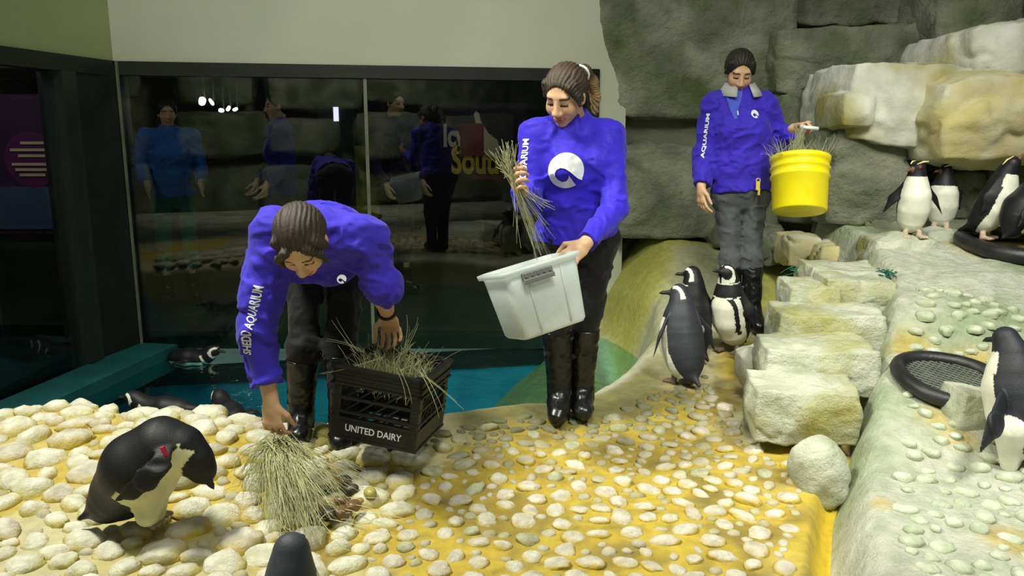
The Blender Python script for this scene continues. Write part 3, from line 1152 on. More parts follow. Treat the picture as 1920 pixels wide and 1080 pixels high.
lcob = scatter(2500, (0.9, 2.7), (1.7, 3.5), lambda P, r: r.uniform(0.022, 0.045, len(P)), keep_ledge, 0.95, 31)
lcob += scatter(900, (1.75, 2.4), (3.45, 4.0), lambda P, r: r.uniform(0.03, 0.05, len(P)), keep_ledge, 0.85, 32, lcob)
lcob = [c for c in lcob if onscreen(c[0], c[1], ledge_z(c[1]))]
lcob.sort(key=lambda c: -c[2] / math.hypot(c[0], c[1]))
rg = np.random.RandomState(5)
for x, y, r in lcob[:260]:
    z = float(ledge_h(x, y))
    o = bpy.data.objects.new('cobble', DM['ledge'][rg.randint(10)])
    COL.objects.link(o); o.parent = ledge
    o.matrix_local = Matrix.Translation((x, y, z - r * 0.10)) @ Matrix.Rotation(rg.uniform(0, 6.28), 4, 'Z') @ Matrix.Diagonal((r, r * rg.uniform(.75, 1), r * rg.uniform(.4, .7), 1))

# ---- steps
steps = thing('stone_steps', 'pale rough stone steps climbing from the cobbles to the rock ledge', 'steps', (1.35, 3.2, 0.0))


def step(x0, x1, ytop, ybot, d, depth, seed, yaw=-7):
    c = at((x0 + x1) / 2, (ytop + ybot) / 2, d)
    w = (x1 - x0) / F_PX * d; hh = (ybot - ytop) / F_PX * d / math.cos(PITCH)
    v, f = rock((w * 1.04, depth, hh), seed, 0.24, 0.045, 2.2, 24, 0.008)
    v = v @ rotz(math.radians(yaw)).T + c + V(0, depth / 2, 0)
    link_mesh('step', v, f, M_step, steps)


step(1430, 1622, 735, 842, 3.22, 0.36, 41)
step(1452, 1652, 660, 748, 3.48, 0.38, 42)
step(1476, 1668, 592, 680, 3.80, 0.40, 43)
step(1492, 1580, 540, 610, 4.12, 0.36, 44)
step(1562, 1688, 528, 600, 4.10, 0.36, 46)
step(1535, 1676, 506, 560, 4.40, 0.40, 45)

# ---- loose boulders, each with its own label


def boulder(label, x0, y0, x1, y1, d, thick, seed, mat, rnd=0.5, amp=0.06, roll=0, yaw=0, n=16):
    c = at((x0 + x1) / 2, (y0 + y1) / 2, d)
    w = (x1 - x0) / F_PX * d; hh = (y1 - y0) / F_PX * d
    v, f = rock((w, thick, hh), seed, rnd, amp, 1.8, n, 0.004)
    v = v @ (rotz(math.radians(yaw)) @ roty(math.radians(roll))).T
    o = link_mesh('boulder', v + c, f, mat, None, None, True, c)
    tag(o, label, 'rock')
    return o


boulder('long rounded pale boulder leaning below the lowest stone step', 1494, 824, 1584, 946, 3.0, 0.17, 61, M_step, 0.85, 0.04, -14)
boulder('pale grey boulder lying on the cobbles beside the middle stone step', 1386, 652, 1462, 724, 3.95, 0.24, 62, M_rock_lit, 0.6, 0.05, -10)
boulder('small grey stone tucked beside the upper stone step', 1452, 610, 1486, 656, 4.15, 0.16, 63, M_rock_lit, 0.6, 0.05)
boulder('squarish pale boulder resting against the mesh ring on the ledge', 1776, 724, 1856, 822, 3.12, 0.18, 64, M_step, 0.35, 0.05, 8)
boulder('rugged greenish boulder carrying the front-facing rockhopper penguin', 1622, 442, 1742, 532, 4.80, 0.30, 65, M_step, 0.4, 0.08, 0)
boulder('low pale boulder under the black tyre with two penguins', 1765, 488, 2010, 552, 4.70, 0.42, 66, M_rock_yellow, 0.35, 0.05, 0)

# ================================================================== PEOPLE
SKIN = np.array(srgb(214, 172, 138))
M_skin = mat_attr('skin', 0.5, 0.15, 120, 0.4, sss=0.06, var=0.06)
M_hair = mat_attr('hair', 0.6, 0.4, 160, 0.5, var=0.35)


def mat_cloth(name, c, rough=0.75, bump=0.25, bscale=26, var=0.85, sheen=0.1):
    m = mat_noise(name, tuple(q * var for q in c), c, 9, rough, bump, bscale, spec=0.3, bdist=0.012)
    m.node_tree.nodes['Principled BSDF'].inputs['Sheen Weight'].default_value = sheen
    return m


M_blue = mat_cloth('cotton_royal_blue', srgb(58, 44, 196))
M_blue_s = mat_cloth('shirt_royal_blue', srgb(52, 36, 206), 0.6)
M_blue_j = mat_cloth('pullover_violet_blue', srgb(56, 36, 188), 0.7)
M_tee = mat_cloth('undershirt_blue', srgb(74, 92, 210))
M_trouser_k = mat_cloth('trousers_black', srgb(24, 24, 28))
M_trouser_n = mat_cloth('trousers_near_black', srgb(13, 13, 17))
M_trouser_g = mat_cloth('trousers_grey', srgb(74, 78, 80))
M_boot = mat_noise('rubber_black', srgb(14, 14, 16), srgb(22, 22, 24), 8, 0.28, 0.15, 30, bdist=0.004)
M_white = mat_plain('print_white', srgb(232, 234, 240), 0.6)
M_collar = mat_cloth('collar_grey', srgb(176, 178, 176))


def head_prims(F, c, f, u, s=1.0):
    f = nrm(f); u = nrm(u - f * np.dot(u, f)); r = np.cross(f, u)
    R = np.stack([r, f, u])

    def L(x, y, z):
        return c + s * (r * x + f * y + u * z)

    def E(p, rad, k, g=0, sub=False):
        F.el(L(*p), np.array(rad) * s, R, k * s, g, sub)
    E((0, -0.012, 0.032), (0.074, 0.092, 0.085), 0.02)
    E((0, 0.028, -0.030), (0.060, 0.062, 0.080), 0.03)
    E((0, 0.060, -0.098), (0.022, 0.020, 0.016), 0.03)
    for q in (-1, 1):
        E((q * 0.036, 0.060, -0.030), (0.024, 0.024, 0.026), 0.025)
        E((q * 0.032, 0.094, 0.006), (0.019, 0.013, 0.010), 0.012, 0, True)
        E((q * 0.031, 0.072, 0.004), (0.0145, 0.0145, 0.0125), 0.003, 1)
        E((q * 0.013, 0.097, -0.037), (0.010, 0.011, 0.008), 0.008)
        E((q * 0.074, -0.006, -0.010), (0.010, 0.020, 0.031), 0.008)
    F.rc(L(-0.034, 0.074, 0.026), L(0.034, 0.074, 0.026), 0.012 * s, 0.012 * s, 0.02 * s)
    F.rc(L(0, 0.088, 0.008), L(0, 0.107, -0.032), 0.008 * s, 0.0125 * s, 0.012 * s)
    F.rc(L(-0.019, 0.086, -0.064), L(0.019, 0.086, -0.064), 0.0065 * s, 0.0065 * s, 0.006 * s, 2)
    F.rc(L(-0.015, 0.087, -0.074), L(0.015, 0.087, -0.074), 0.007 * s, 0.007 * s, 0.006 * s, 2)
    return R, L


def hand_prims(F, w, d, n, side, curl, s=1.0, thumb_in=0.5):
    """w wrist, d along the palm, n the way the fingers close, side towards the thumb"""
    d = nrm(d); n = nrm(n - d * np.dot(n, d)); side = nrm(side - d * np.dot(side, d) - n * np.dot(side, n))
    F.rc(w - d * 0.01 * s, w + d * 0.03 * s, 0.026 * s, 0.030 * s, 0.012, flat=(n, 0.75))
    F.rc(w + d * 0.03 * s - side * 0.012 * s, w + d * 0.076 * s - side * 0.016 * s, 0.026 * s, 0.022 * s, 0.012, flat=(n, 0.52))
    F.rc(w + d * 0.03 * s + side * 0.012 * s, w + d * 0.082 * s + side * 0.018 * s, 0.026 * s, 0.022 * s, 0.012, flat=(n, 0.52))
    lens = [(0.040, 0.025, 0.021), (0.044, 0.028, 0.022), (0.041, 0.026, 0.021), (0.032, 0.020, 0.018)]
    for i in range(4):
        off = (0.033 - 0.0225 * i) * s
        p = w + d * (0.086 - 0.004 * abs(i - 1)) * s + side * off
        spread = nrm(d + side * (0.10 - 0.075 * i))
        ang = 0
        rad = [0.0092, 0.0088, 0.0082, 0.0074] if i < 3 else [0.008, 0.0076, 0.007, 0.0064]
        for j, l in enumerate(lens[i]):
            ang += curl[j] * (1 + 0.06 * i)
            q = p + (spread * math.cos(ang) + n * math.sin(ang)) * l * s
            F.rc(p, q, rad[j] * s, rad[j + 1] * s, 0.003)
            p = q
    p = w + d * 0.026 * s + side * 0.026 * s
    d1 = nrm(side * 0.75 + d * 0.65 + n * 0.35 * thumb_in)
    q = p + d1 * 0.042 * s
    F.rc(p, q, 0.0145 * s, 0.0105 * s, 0.008)
    d2 = nrm(d * 0.85 + side * (0.35 - 0.5 * thumb_in) + n * thumb_in)
    F.rc(q, q + d2 * 0.034 * s, 0.0105 * s, 0.009 * s, 0.003)
    q2 = q + d2 * 0.034 * s
    F.rc(q2, q2 + nrm(d2 + n * 0.3 * thumb_in) * 0.024 * s, 0.0092 * s, 0.0075 * s, 0.003)


def torso_prims(F, J, e, k=0.05, waist=1.0, low=True):
    P, C, Nk = J['pelvis'], J['chest'], J['neck']
    s = nrm(C - P); rv = nrm(J['shB'] - J['shA']); fr = nrm(np.cross(rv, s))
    J['front'] = fr
    W = lerp(P, C, 0.5)
    if low:
        F.rc(J['hipA'], J['hipB'], 0.098 + e, 0.098 + e, k, flat=(fr, 0.95))
    F.rc(P, W, 0.150 + e, 0.128 * waist + e, k, flat=(fr, 0.74))
    F.rc(W, C, 0.128 * waist + e, 0.142 + e, k, flat=(fr, 0.76))
    F.rc(C, lerp(C, Nk, 0.62), 0.142 + e, 0.085 + e, k, flat=(fr, 0.74))
    F.rc(lerp(J['shA'], Nk, 0.12), lerp(J['shB'], Nk, 0.12), 0.056 + e, 0.056 + e, 0.07)
    for q in (-1, 1):
        F.el(C + fr * 0.072 + rv * q * 0.066 - s * 0.01, 0.066 + e, None, 0.06)
    return s, rv, fr


def wrinkle(amp, freq, seed=0, axis=None):
    def f(P):
        q = P * freq + seed
        q = q * np.array([1.0, 1.0, 1.35]) + 1.2 * np.stack([fbm(q * 0.45 + 3, 2), fbm(q * 0.45 + 33, 2), fbm(q * 0.45 + 63, 2)], 1)
        a = fbm(q, 3)
        return amp * (np.minimum(np.abs(a) * 3.6, 1) * 1.6 - 1.15)
    return f


def human(label, J, opt):
    base = opt['base']
    root = thing('person', label, 'person', base)
    h = opt.get('h', 0.0047)
    # ---- body: one continuous surface
    B = Field()
    torso_prims(B, J, -0.012)
    R, L = head_prims(B, J['head'], J['face'], J['up'], opt.get('hs', 1.0))
    fr = J['front']
    B.rc(J['neck'] - fr * 0.0, L(0, -0.022, -0.05), 0.056, 0.050, 0.03)
    for q in 'AB':
        B.rc(J['sh' + q], J['el' + q], 0.046, 0.037, 0.04)
        B.rc(J['el' + q], lerp(J['el' + q], J['wr' + q], 0.4), 0.037, 0.037, 0.02)
        B.rc(lerp(J['el' + q], J['wr' + q], 0.4), J['wr' + q], 0.037, 0.026, 0.02)
        hd = J['hand' + q]
        hand_prims(B, J['wr' + q], hd[0], hd[1], hd[2], hd[3], opt.get('hand', 1.0), hd[4])
        B.rc(J['hip' + q], J['kn' + q], 0.062, 0.040, 0.02)
        B.rc(J['kn' + q], J['an' + q], 0.040, 0.030, 0.02)
        B.rc(J['an' + q] - V(0, 0, 0.03), J['an' + q] + nrm(J['toe' + q]) * 0.11 - V(0, 0, 0.055), 0.024, 0.018, 0.02)
    v, f = B.mesh(h)
    lab = B.groups(v)
    loc = (v - J['head']) @ R.T / opt.get('hs', 1.0)
    col = np.tile(SKIN * opt.get('tone', 1.0), (len(v), 1))
    hd_ = (np.linalg.norm(loc, axis=1) < 0.16) & (loc[:, 1] > 0.04)
    col[(lab == 2) & hd_] = np.array(srgb(196, 124, 112))
    blush = np.exp(-(((np.abs(loc[:, 0]) - 0.036) / 0.02) ** 2 + ((loc[:, 2] + 0.035) / 0.02) ** 2)) * hd_
    col = lerp(col, np.array(srgb(206, 140, 112)), (0.4 * blush)[:, None])
    eye = hd_ & (np.abs(loc[:, 2] + 0.003) < 0.0045) & (np.abs(np.abs(loc[:, 0]) - 0.031) < 0.016) & (loc[:, 1] > 0.06)
    col[eye] = np.array(srgb(46, 34, 28))
    brow = hd_ & (np.abs(loc[:, 2] - 0.026 + 6 * (np.abs(loc[:, 0]) - 0.034) ** 2) < 0.0048) & (np.abs(np.abs(loc[:, 0]) - 0.032) < 0.019)
    col[brow] = np.array(opt['hair']) * 1.2
    smile = hd_ & (np.abs(loc[:, 2] + 0.069 - 9 * loc[:, 0] ** 2) < 0.0026) & (np.abs(loc[:, 0]) < 0.026) & (loc[:, 1] > 0.06)
    col[smile] = np.array(srgb(150, 84, 76))
    link_mesh('body', v, f, M_skin, root, col)
    # ---- top
    T = Field()
    e = opt.get('loose', 0.016)
    s, rv, fr = torso_prims(T, J, e, 0.06, opt.get('waist', 1.0), opt.get('hem', -0.05) < -0.02)
    T.cut(J['pelvis'] + s * opt.get('hem', -0.05), -s)
    T.rc(J['neck'] - s * 0.04, lerp(J['neck'], J['head'], opt.get('collar', 0.1)), 0.085, 0.070, 0.04)
    for q in 'AB':
        cuff = opt['cuff' + q]
        T.rc(J['sh' + q], J['el' + q], 0.058 + e, 0.044 + e, 0.05)
        end = lerp(J['el' + q], J['wr' + q], cuff)
        T.rc(J['el' + q], end, 0.044 + e, 0.035 + e * 0.7, 0.03, cutb=True)
    nk = lerp(J['neck'], J['head'], 0.24)
    T.el(nk + nrm(J['head'] - J['neck']) * 0.02, (0.062, 0.062, 0.055), None, 0.012, 0, True)
    v, f = T.mesh(0.0072 if h < 0.008 else h, wrinkle(opt.get('wr', 0.006), 9, opt.get('seed', 0)), 0.012)
    top = link_mesh(opt.get('topname', 'sweatshirt'), v, f, opt['top'], root)
    bvh = BVHTree.FromPolygons([Vector(x) for x in v], [tuple(q) for q in f])
    # ---- trousers
    T = Field()
    T.rc(J['hipA'], J['hipB'], 0.103, 0.103, 0.04, flat=(fr, 0.95))
    T.rc(J['pelvis'], J['pelvis'] + s * 0.07, 0.150, 0.140, 0.04, flat=(fr, 0.76))
    for q in 'AB':
        T.rc(J['hip' + q], J['kn' + q], 0.090 * opt.get('thigh', 1), 0.062 * opt.get('thigh', 1), opt.get('tk', 0.03))
        T.rc(J['kn' + q], lerp(J['kn' + q], J['an' + q], 0.45), 0.066, 0.058, 0.03)
    v, f = T.mesh(0.0078 if h < 0.008 else h, wrinkle(0.007, 10, 5), 0.012)
    link_mesh('trousers', v, f, opt['trouser'], root)
    # ---- boots
    for q in 'AB':
        bt = Field()
        an = J['an' + q]; kn = J['kn' + q]; toe = nrm(J['toe' + q])
        topp = lerp(an, kn, opt.get('boot', 0.86))
        bt.rc(lerp(an, kn, -0.02), topp, 0.051, 0.068, 0.02, cutb=True)
        sole = an[2] - 0.085
        bt.rc(an + toe * -0.03 + V(0, 0, -0.045), an + toe * 0.125 + V(0, 0, -0.048), 0.043, 0.040, 0.04)
        bt.rc(an + V(0, 0, 0.02), an + toe * 0.08 + V(0, 0, -0.035), 0.046, 0.040, 0.04)
        bt.cut(V(0, 0, sole), V(0, 0, -1))
        v, f = bt.mesh(0.007 if h < 0.008 else h, wrinkle(0.003, 14, 3), 0.006)
        bo = link_mesh('boot', v, f, M_boot, root)
        if h < 0.008:
            ring = MB()
            ax = nrm(topp - an)
            for tt in (0.97, 0.68):
                ring = MB()
                cc = lerp(an, topp, tt); u_ = nrm(np.cross(ax, V(0, 1, 0.2))); w_ = np.cross(ax, u_)
                rr = 0.051 + 0.017 * tt + 0.003
                ring.tube([cc + rr * (math.cos(a) * u_ + math.sin(a) * w_) for a in np.linspace(0, 2 * math.pi, 25)], 0.0035, 6, False)
                ring.build('boot_band', M_boot, bo, True)
            sl = Field()
            sl.rc(an + toe * -0.035 + V(0, 0, -0.082), an + toe * 0.13 + V(0, 0, -0.082), 0.046, 0.045, 0.01)
            sl.cut(V(0, 0, sole + 0.004), V(0, 0, 1)); sl.cut(V(0, 0, sole - 0.012), V(0, 0, -1))
            v, f = sl.mesh(0.006)
            link_mesh('sole', v, f, M_boot, bo)
    # ---- hair
    H = Field()
    hs = opt.get('hs', 1.0)

    def E(p, rad, k=0.02, sub=False):
        H.el(L(*p), np.array(rad) * hs, R, k, 0, sub)
    E((0, -0.018, 0.040), (0.084, 0.100, 0.088))
    E((0, -0.055, -0.010), (0.072, 0.065, 0.075), 0.03)
    E((0, 0.108, -0.028), (0.066, 0.082, 0.108), 0.014, True)
    for q in (-1, 1):
        H.rc(L(q * 0.064, 0.040, 0.070), L(q * 0.080, 0.018, 0.000), 0.015, 0.011, 0.02)
    for pts, ra, rb in opt.get('hairbits', []):
        pp = [L(*p) for p in pts]
        for i_ in range(len(pp) - 1):
            t0 = i_ / (len(pp) - 1); t1 = (i_ + 1) / (len(pp) - 1)
            H.rc(pp[i_], pp[i_ + 1], lerp(ra, rb, t0), lerp(ra, rb, t1), 0.015)

    def strands(P):
        q = (P - J['head']) @ R.T
        a = np.arctan2(q[:, 0], q[:, 2] + 0.02) * 22 + 3 * fbm(q * 18, 2)
        return 0.0022 * np.sin(a * 2.2) + 0.0016 * fbm(q * np.array([180, 30, 60]), 2)
    v, f = H.mesh(0.004 if h < 0.008 else h, strands if h < 0.008 else None, 0.004)
    q = (v - J['head']) @ R.T
    st = fbm(q * np.array([150, 22, 40]), 3)
    hc = np.array(opt['hair'])
    col = hc * (1 + 0.5 * st)[:, None]
    if 'tip' in opt:
        tm = sstep(-0.07, -0.14, q[:, 1]) * sstep(0.03, -0.03, q[:, 2])
        col = lerp(col, np.array(opt['tip']) * (1 + 0.3 * st)[:, None], tm[:, None])
    link_mesh('hair', v, f, M_hair, root, np.clip(col, 0, 1))
    return root, top, bvh, L, s, rv, fr


def logo2d(R):
    pin = [(580, 748), (560, 722), (537, 693), (541, 710), (530, 727), (510, 732), (488, 722), (471, 703), (467, 685), (475, 668), (495, 658), (520, 662), (545, 678), (570, 698), (590, 713), (612, 722)]
    c = (528, 672); r = 93.0
    pin = [((x - c[0]) / r, -(y - c[1]) / r) for x, y in pin]
    a0 = math.atan2(pin[-1][1], pin[-1][0]); a1 = math.atan2(pin[0][1], pin[0][0]) + 2 * math.pi
    arc = [(math.cos(a), math.sin(a)) for a in np.linspace(a0, a1, 48)][1:-1]
    poly = pin[:-1] + [pin[-1]] + arc
    bm = bmesh.new()
    vs = [bm.verts.new((x * R, y * R, 0)) for x, y in poly]
    fc = bm.faces.new(vs)
    bm.normal_update()
    bmesh.ops.triangulate(bm, faces=[fc])
    v = np.array([x.co[:2] for x in bm.verts])
    for i_, x in enumerate(bm.verts):
        x.index = i_
    f = [tuple(q.index for q in p.verts) for p in bm.faces]
    bm.free()
    n = np.array(v)
    # orient counter clockwise
    out = []
    for t in f:
        a, b, c_ = n[list(t)]
        out.append(t if np.cross(b - a, c_ - a) > 0 else t[::-1])
    return subdiv2d(v, out, R * 0.3)


def put_logo(top, bvh, c, U, W, R, name='emblem'):
    v2, f2 = logo2d(R)
    v, f = drape(v2, f2, c, U, W, bvh, 0.004)
    o = link_mesh(name, v, f, M_white, top if 'base' in top else None)
    return o


def put_text(top, bvh, body, c, U, W, size, name='lettering', bold=0.001, off=0.004, length=None):
    v2, f2 = text_flat(body, size, bold=bold)
    if length:
        v2 = v2 * np.array([length / (v2[:, 0].max() - v2[:, 0].min()), 1.0])
    v2, f2 = subdiv2d(v2, f2, size * 0.4)
    v, f = drape(v2, f2, c, U, W, bvh, off)
    return link_mesh(name, v, f, M_white, top if 'base' in top else None)


def mark_base(root):
    for ch in root.children:
        ch['base'] = tuple(root.location)


VIEW = lambda p: nrm(CAM - p)


def arm_text(top, bvh, a, b, body, size, side_dir, shift=0.0):
    """lettering that runs from a up to b, glyph tops towards side_dir"""
    c = lerp(a, b, 0.5)
    U = nrm(b - a); W = nrm(side_dir - U * np.dot(side_dir, U))
    return put_text(top, bvh, body, c, U, W, size, length=np.linalg.norm(b - a))


HANDSOFT = (0.35, 0.4, 0.25)
FIST = (1.15, 1.25, 0.7)
# ---- keeper bending over with the crate
J = dict(
    pelvis=at(612, 438, 3.42), chest=at(592, 452, 2.99), neck=at(580, 436, 2.79), head=at(566, 452, 2.655),
    shA=at(512, 440, 2.83), shB=at(684, 448, 2.90),
    elA=at(482, 608, 2.84), wrA=at(508, 752, 2.87),
    elB=at(716, 540, 2.97), wrB=at(727, 592, 3.13),
    hipA=at(572, 456, 3.45), hipB=at(660, 456, 3.48), knA=at(568, 655, 3.34), knB=at(638, 650, 3.36),
    anA=at(565, 800, 3.42), anB=at(644, 808, 3.36), toeA=V(0.15, -1, 0), toeB=V(0.1, -1, 0),
    face=V(0.02, -0.55, -0.84), up=V(-0.05, -0.85, 0.55))
J['handA'] = (V(0.03, -0.1, -1), V(0.25, 0.9, -0.2), V(0.9, -0.3, 0), (0.5, 0.7, 0.4), 0.7)
J['handB'] = (V(0.05, 0.55, -0.8), V(0.0, -0.8, -0.55), V(-1, 0, 0), (0.5, 0.9, 0.5), 0.6)
J['anA'][2] = gz(*J['anA'][:2]) + 0.10; J['anB'][2] = gz(*J['anB'][:2]) + 0.10
HB = srgb(58, 46, 36)
p1, top1, bvh1, L1, s1, rv1, fr1 = human(
    'keeper in a royal blue sweatshirt and black boots bending over with a black crate', J,
    dict(base=V(*onz(600, 845, 0)), top=M_blue, topname='sweatshirt', trouser=M_trouser_k, cuffA=0.78, cuffB=0.16, hair=HB, loose=0.024, wr=0.011, waist=1.12, hem=-0.02, thigh=0.95,
         hairbits=[([(-0.04, 0.07, 0.07), (-0.07, 0.06, 0.02), (-0.078, 0.055, -0.05)], 0.014, 0.006), ([(0.03, 0.08, 0.07), (0.066, 0.075, 0.02), (0.072, 0.065, -0.055)], 0.016, 0.006)]))
mark_base(p1)
arm_text(top1, bvh1, at(473, 612, 2.80), at(490, 534, 2.78), 'AQUARIUM', 0.046, V(-1, 0, 0))
arm_text(top1, bvh1, at(467, 664, 2.82), at(472, 618, 2.82), 'SHEDD', 0.046, V(-1, 0, 0))
put_logo(top1, bvh1, at(641, 524, 2.85), V(1, 0, 0.0), V(0.0, 0.5, 0.85), 0.017)
# wristband
wb = MB(); cc = lerp(J['elB'], J['wrB'], 0.86); ax = nrm(J['wrB'] - J['elB']); u_ = nrm(np.cross(ax, V(1, 0, 0))); w_ = np.cross(ax, u_)
wb.tube([cc + 0.034 * (math.cos(a) * u_ + math.sin(a) * w_) for a in np.linspace(0, 2 * math.pi, 25)], 0.006, 8, False)
wb.build('wristband', M_boot, p1, True)
J1 = J

# ---- keeper in the middle with the clear bin
J = dict(
    pelvis=at(1082, 425, 3.55), chest=at(1076, 300, 3.44), neck=at(1074, 226, 3.38), head=at(1060, 178, 3.30),
    shA=at(1003, 256, 3.38), shB=at(1142, 260, 3.46),
    elA=at(990, 376, 3.36), wrA=at(977, 355, 3.12),
    elB=at(1152, 392, 3.36), wrB=at(1096, 458, 3.16),
    hipA=at(1042, 452, 3.58), hipB=at(1118, 452, 3.60), knA=at(1044, 600, 3.58), knB=at(1098, 596, 3.62),
    anA=at(1050, 730, 3.64), anB=at(1090, 718, 3.70), toeA=V(-0.15, -1, 0), toeB=V(0.0, -1, 0),
    face=V(-0.42, -0.72, -0.48), up=V(-0.10, -0.40, 0.9))
J['handA'] = (V(-0.35, -0.75, 0.35), V(0.75, -0.1, 0.25), V(0.2, 0.2, 0.9), (0.9, 1.2, 0.7), 0.8)
J['handB'] = (V(-0.7, -0.35, -0.55), V(-0.35, 0.55, -0.75), V(-0.5, -0.75, 0.3), (0.7, 1.0, 0.6), 0.7)
J['anA'][2] = gz(*J['anA'][:2]) + 0.10; J['anB'][2] = gz(*J['anB'][:2]) + 0.10
p2, top2, bvh2, L2, s2, rv2, fr2 = human(
    'keeper in a royal blue long-sleeved shirt and ponytail holding a clear bin', J,
    dict(base=V(*onz(1070, 760, 0.0)), top=M_blue_s, topname='long_sleeved_shirt', trouser=M_trouser_n, cuffA=0.85, cuffB=0.92, hair=srgb(70, 56, 42), tip=srgb(150, 124, 80), thigh=1.08,
         loose=0.010, wr=0.006, waist=1.12, hem=-0.04,
         hairbits=[([(-0.01, -0.095, 0.035), (-0.03, -0.140, 0.035), (-0.05, -0.165, -0.02), (-0.06, -0.165, -0.09), (-0.06, -0.14, -0.15)], 0.034, 0.016),
                   ([(-0.05, 0.065, 0.07), (-0.075, 0.05, 0.03), (-0.08, 0.04, -0.02)], 0.014, 0.007)]))
mark_base(p2)
put_logo(top2, bvh2, at(1062, 320, 3.3), V(1, 0.05, 0.0), V(0, 0, 1), 0.074)
arm_text(top2, bvh2, at(978, 345, 3.30), at(984, 258, 3.30), 'AQUARIUM', 0.042, V(-1, 0.35, 0))
hb = MB().tube([L2(-0.022 + 0.036 * math.cos(a), -0.122, 0.036 + 0.036 * math.sin(a)) for a in np.linspace(0, 2 * math.pi, 17)], 0.006, 6, False)
hb.build('hair_tie', M_white, p2, True)
J2 = J

# ---- keeper at the back with the yellow bucket
J = dict(
    pelvis=at(1388, 352, 4.84), chest=at(1386, 245, 4.80), neck=at(1387, 176, 4.78), head=at(1386, 134, 4.72),
    shA=at(1340, 204, 4.80), shB=at(1434, 204, 4.80),
    elA=at(1322, 290, 4.84), wrA=at(1315, 350, 4.74),
    elB=at(1462, 282, 4.88), wrB=at(1488, 240, 4.70),
    hipA=at(1364, 372, 4.86), hipB=at(1412, 372, 4.86), knA=at(1370, 486, 4.84), knB=at(1408, 486, 4.84),
    anA=at(1372, 590, 4.90), anB=at(1410, 594, 4.86), toeA=V(-0.2, -1, 0), toeB=V(0.12, -1, 0),
    face=V(-0.05, -0.86, -0.50), up=V(0, -0.45, 0.9))
J['handA'] = (V(0.0, -0.15, -1), V(0.8, 0.3, 0), V(0.2, -1, 0), HANDSOFT, 0.3)
J['handB'] = (V(0.75, -0.4, 0.25), V(0.1, -0.35, -0.9), V(-0.3, -0.85, 0.2), FIST, 0.8)
J['anA'][2] = gz(*J['anA'][:2]) + 0.10; J['anB'][2] = gz(*J['anB'][:2]) + 0.10
p3, top3, bvh3, L3, s3, rv3, fr3 = human(
    'keeper in a violet blue zip pullover and grey trousers carrying the yellow bucket', J,
    dict(base=V(*at(1392, 625, 4.88)), top=M_blue_j, topname='pullover', trouser=M_trouser_g, cuffA=0.95, cuffB=0.92, hair=srgb(34, 26, 24), loose=0.024, wr=0.008, waist=1.2, hem=-0.02, thigh=0.9, tk=0.012, collar=0.1,
         hairbits=[([(0, -0.10, 0.0), (0.0, -0.12, -0.03)], 0.035, 0.03)]))
mark_base(p3)
put_logo(top3, bvh3, at(1424, 213, 4.58), V(1, 0.0, 0.0), V(0, 0, 1), 0.024)
arm_text(top3, bvh3, at(1317, 296, 4.76), at(1328, 212, 4.73), 'AQUARIUM', 0.030, V(-1, 0.4, 0))
# open collar and undershirt
nk = lerp(J['neck'], J['head'], 0.1)
cl = MB()
cpts = []
ring_i = []; ring_o = []
for a in np.linspace(math.radians(-68), math.radians(248), 22):
    ring_i.append(nk + V(0.080 * math.cos(a), 0.074 * math.sin(a) - 0.0, 0.050 + 0.012 * math.sin(a)))
    ring_o.append(nk + V(0.128 * math.cos(a), 0.122 * math.sin(a) - 0.012, -0.020 + 0.02 * math.sin(a)))
n_ = len(ring_i)
cl.add(ring_i + ring_o, [(k, k + 1, n_ + k + 1, n_ + k) for k in range(n_ - 1)])
o = cl.build('collar', M_collar, p3, True)
m = o.modifiers.new('thick', 'SOLIDIFY'); m.thickness = 0.006
tri2 = [(-0.055, 0.0), (0.055, 0.0), (0.008, -0.17), (-0.008, -0.17)]
v2, f2 = subdiv2d(np.array(tri2), [(3, 2, 1, 0)[::-1] if False else (0, 3, 2, 1)], 0.02)
v, f = drape(v2, f2, at(1386, 166, 4.58), V(1, 0, 0), V(0, 0, 1), bvh3, 0.004)
link_mesh('undershirt', v, f, M_tee, p3)
zp = MB().tube([at(1392, 205, 4.58), at(1393, 213, 4.58)], 0.005, 6)
zv, zf = drape(np.array([(-.003, .012), (.003, .012), (.003, -.012), (-.003, -.012)]), [(0, 3, 2, 1)], at(1392, 211, 4.58), V(1, 0, 0), V(0, 0, 1), bvh3, 0.006)
link_mesh('zip_pull', zv, zf, M_white, top3)
ks = MB()
kc = at(1421, 348, 4.68)
ks.box(kc, (0.022, 0.006, 0.05)).box(kc + V(0.008, 0, -0.035), (0.012, 0.005, 0.04)).tube([kc + V(0.012 * math.cos(a), 0, 0.03 + 0.012 * math.sin(a)) for a in np.linspace(0, 6.28, 13)], 0.003, 6, False)
ks.build('key_tag', mat_plain('tag_yellow', srgb(206, 190, 60), 0.4), p3)
J3 = J

# ---- visitors in the hall behind the glass


